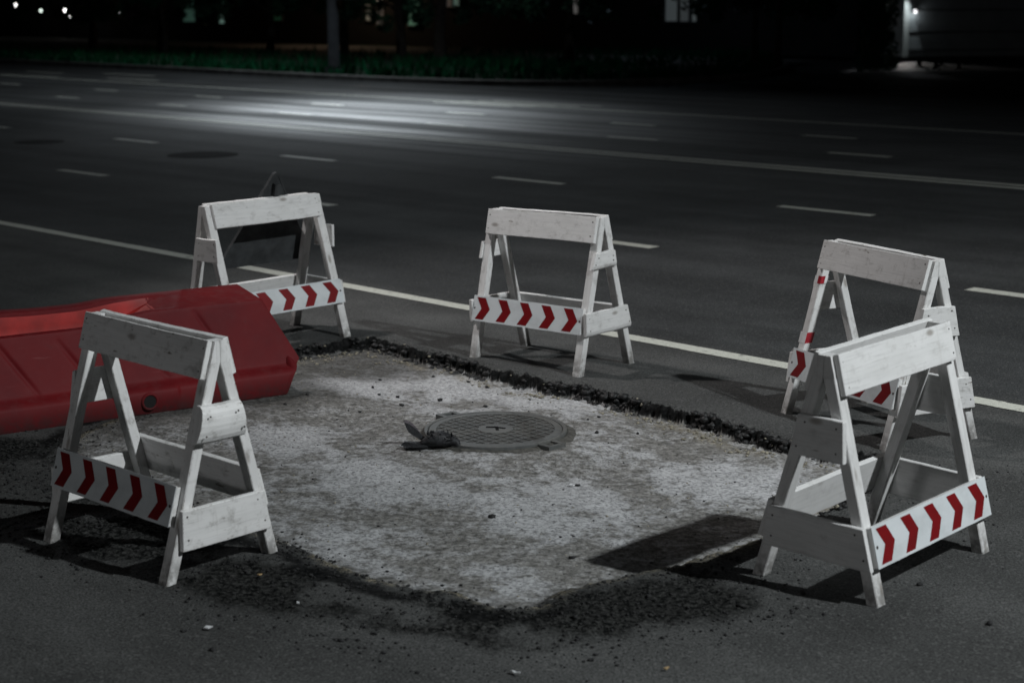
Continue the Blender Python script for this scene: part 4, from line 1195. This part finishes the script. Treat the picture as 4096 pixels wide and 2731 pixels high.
# green lit kiosk front at the far left
mb = MB(); ks = empty('kiosk', road_pt(-87.2, 43.8, .12)); tag(ks, 'green lit kiosk at the far left edge of the picture', 'kiosk')
box(mb, (-1.1, -.9, 0), (1.0, .9, 2.4)); mb.build('body', [M['facade']], ks)
mb = MB(); box(mb, (-1.0, -.93, .12), (.95, -.902, 2.2)); mb.build('front_panel', [emis('green_panel', (.05, .55, .32), .12)], ks)

# globe lamps beyond the trees
M['globe'] = emis('globe_lamp', (1, .98, .95), 9)
M['globe_dim'] = emis('globe_lamp_dim', (.85, 1, .9), 2.2)
for u, z, dim, lab in ((-81.01, 1.81, 0, 'white globe lamp glowing between the trees, leftmost of the lamps'), (-78.49, 1.51, 1, 'dim globe lamp half hidden by leaves, second lamp from the left'), (-76.08, 1.53, 0, 'white globe lamp glowing above another one in the dark trees'),
                       (-76.12, 1.22, 0, 'white globe lamp glowing just below another one in the dark trees'), (-71.0, 1.51, 0, 'white globe lamp glowing alone between the trees, rightmost of the lamps')):
    p = road_pt(u, 44.4); e = empty('globe_lamp', (p[0], p[1], .12)); tag(e, lab, 'lamp')
    mb = MB(); off = .25 if abs(z - 1.22) < .01 else 0
    tube(mb, [(off * .7, off * .7, 0), (off * .7, off * .7, z - .2)], .03, 8); mb.build('post', [M['pole']], e)
    mb = MB(); nn = 10; lathe(mb, [(.07 * math.sin(math.pi * i / nn) + 1e-4, z - .12 - .07 * math.cos(math.pi * i / nn)) for i in range(nn + 1)], 14)
    g_ = mb.build('globe', [M['globe_dim'] if dim else M['globe']], e, True); g_.location = (off * .7, off * .7, 0)

# ------------------------------------------------------------------ trailer under a lamp at the right
M['panel'] = simple('pale_trailer_panel', (.24, .26, .27), .5, .12, 2)
M['post'] = simple('trailer_corner', (.55, .58, .57), .45, .08, 4)
M['chassis'] = simple('chassis', (.02, .02, .02), .7)
M['bulb'] = emis('wall_lamp_bulb', (1, .95, .98), 1.0)
tr = empty('trailer', (11.03, 47.5, 0)); tag(tr, 'pale box trailer on supports lit by a lamp on its side', 'trailer')
mb = MB(); box(mb, (.15, .02, .36), (7.0, 2.4, 3.0)); mb.build('box_body', [M['panel']], tr)
mb = MB(); box(mb, (0, 0, .34), (.149, 2.4, 3.02)); mb.build('corner_post', [M['post']], tr)
for z in (.52, 1.02, 1.62):
    mb = MB(); box(mb, (.16, .004, z), (7.0, .0195, z + .03)); mb.build('rail', [M['chassis']], tr)
mb = MB(); box(mb, (0.0, .1, .28), (7.0, .25, .339)); box(mb, (0, 2.1, .28), (7.0, 2.25, .339)); mb.build('chassis', [M['chassis']], tr)
for x in (.95, 1.60, 4.6, 5.3):
    for y in (.2, 2.15):
        mb = MB(); box(mb, (x, y - .05, 0), (x + .11, y + .05, .279)); box(mb, (x - .06, y - .1, 0), (x + .17, y - .051, .03)); mb.build('support', [M['chassis']], tr)
wl = empty('wall_lamp', (11.32, 47.40, 1.60)); tag(wl, 'small bright lamp fixed to the left end of the pale trailer', 'lamp')
mb = MB(); box(mb, (-.03, .04, -.05), (.03, .115, .09)); mb.build('housing', [M['chassis']], wl)
mb = MB(); lathe(mb, [(.055 * math.sin(math.pi * i / 8) + 1e-4, -.055 * math.cos(math.pi * i / 8)) for i in range(9)], 12); mb.build('bulb', [M['bulb']], wl, True)

# ------------------------------------------------------------------ light
def point(name, loc, power, col, rad):
    d = bpy.data.lights.new(name, 'POINT'); d.energy = power; d.color = col; d.shadow_soft_size = rad
    o = bpy.data.objects.new(name, d); COL.objects.link(o); o.location = loc; return o
def spot(name, loc, tgt, power, col, rad, ang, blend=.5):
    d = bpy.data.lights.new(name, 'SPOT'); d.energy = power; d.color = col; d.shadow_soft_size = rad; d.spot_size = math.radians(ang); d.spot_blend = blend
    o = bpy.data.objects.new(name, d); COL.objects.link(o); o.location = loc
    o.rotation_euler = (Vector(tgt) - Vector(loc)).to_track_quat('-Z', 'Y').to_euler(); return o
spot('street_light_right', (6.3, 2.7, 6.9), (6.2, 2.9, 0), 2950, (.93, .98, 1.0), .12, 150, .22)
spot('street_light_left', (-4.7, 10.9, 7.6), (1.2, 10.5, 0), 1600, (1.0, .955, .945), .25, 55, .85)
spot('street_light_far', (-4.6, 42.0, 9.5), (-2.7, 30.8, 0), 8600, (.86, .94, 1.0), .30, 27, 1.0)
spot('street_light_far_soft', (-4.6, 42.0, 9.5), (-2.9, 31.5, 0), 5200, (.86, .94, 1.0), .30, 44, 1.0)
spot('street_light_far_wide', (-4.6, 42.0, 9.4), (-7.5, 43.5, 0), 1500, (.86, .94, 1.0), .30, 128, .9)
for k, u in enumerate((-52.5, -49.0, -45.5, -42.0, -38.5)):
    p = road_pt(u, 30.3 if k < 4 else 30.0)
    spot('verge_fill', (p[0], p[1], 4.2), (p[0], p[1], 0), (150, 150, 140, 90, 45)[k], (.8, 1.0, .88), .3, 78, .8)  # unseen fill spots added over the verge to brighten the grass
spot('street_light_far_road', (-4.6, 42.0, 9.4), (-4.5, 29.0, 0), 1700, (.86, .94, 1.0), .30, 104, 1.0)
spot('fill_light_behind', (-15, -9, 6.5), (-.5, 7, .4), 1000, (.97, .98, 1.0), .6, 60, .6)  # soft unseen fill added behind the camera for the trestles' shaded fronts
spot('trailer_lamp', (11.07, 47.33, 2.25), (11.10, 47.44, .3), 60, (.88, .98, 1.0), .03, 48, .8)
point('trailer_bulb', (11.30, 47.36, 1.50), 1.1, (.9, .98, 1.0), .04)
spot('yard_light', (10.95, 50.6, 2.4), (10.95, 47.2, 0), 40, (.92, .95, 1.0), .05, 46, .5)
spot('yard_light_low', (12.6, 54.0, .62), (12.4, 48.6, 0), 90, (1.0, .95, .92), .05, 40, .5)
point('path_lamp_warm', (-6.5, 69.5, 3.6), 70, (1.0, .72, .48), .1)
point('path_lamp_cool', (4.3, 53.5, 3.0), 30, (.6, .8, 1.0), .1)

w = bpy.data.worlds.new('World'); SC.world = w; w.use_nodes = True
bg = w.node_tree.nodes['Background']
sky = w.node_tree.nodes.new('ShaderNodeTexSky'); sky.sky_type = 'NISHITA'; sky.sun_disc = False
sky.sun_elevation = math.radians(-6); sky.sun_rotation = math.radians(140)
w.node_tree.links.new(sky.outputs[0], bg.inputs['Color'])
bg.inputs['Strength'].default_value = .012

# ------------------------------------------------------------------ camera
cam = bpy.data.cameras.new('Camera'); co = bpy.data.objects.new('Camera', cam); COL.objects.link(co)
cam.sensor_fit = 'HORIZONTAL'; cam.sensor_width = 36; cam.lens = 58.502; cam.clip_end = 1000; cam.clip_start = .05
p, r = .202883287, -.0046705378
cp, sp = math.cos(p), math.sin(p); cr, sr = math.cos(r), math.sin(r)
R = Vector((1, 0, 0)); U0 = Vector((0, sp, cp)); Fw = Vector((0, cp, -sp))
right = R * cr + U0 * sr; up = -R * sr + U0 * cr
co.matrix_world = Matrix(((right.x, up.x, -Fw.x, 0), (right.y, up.y, -Fw.y, 0), (right.z, up.z, -Fw.z, 2.0), (0, 0, 0, 1)))
cam.dof.use_dof = True; cam.dof.focus_distance = 7.4; cam.dof.aperture_fstop = 2.8
SC.camera = co
SC.view_settings.view_transform = 'Standard'; SC.view_settings.look = 'None'; SC.view_settings.exposure = 0; SC.view_settings.gamma = 1
SC.render.engine = 'CYCLES'
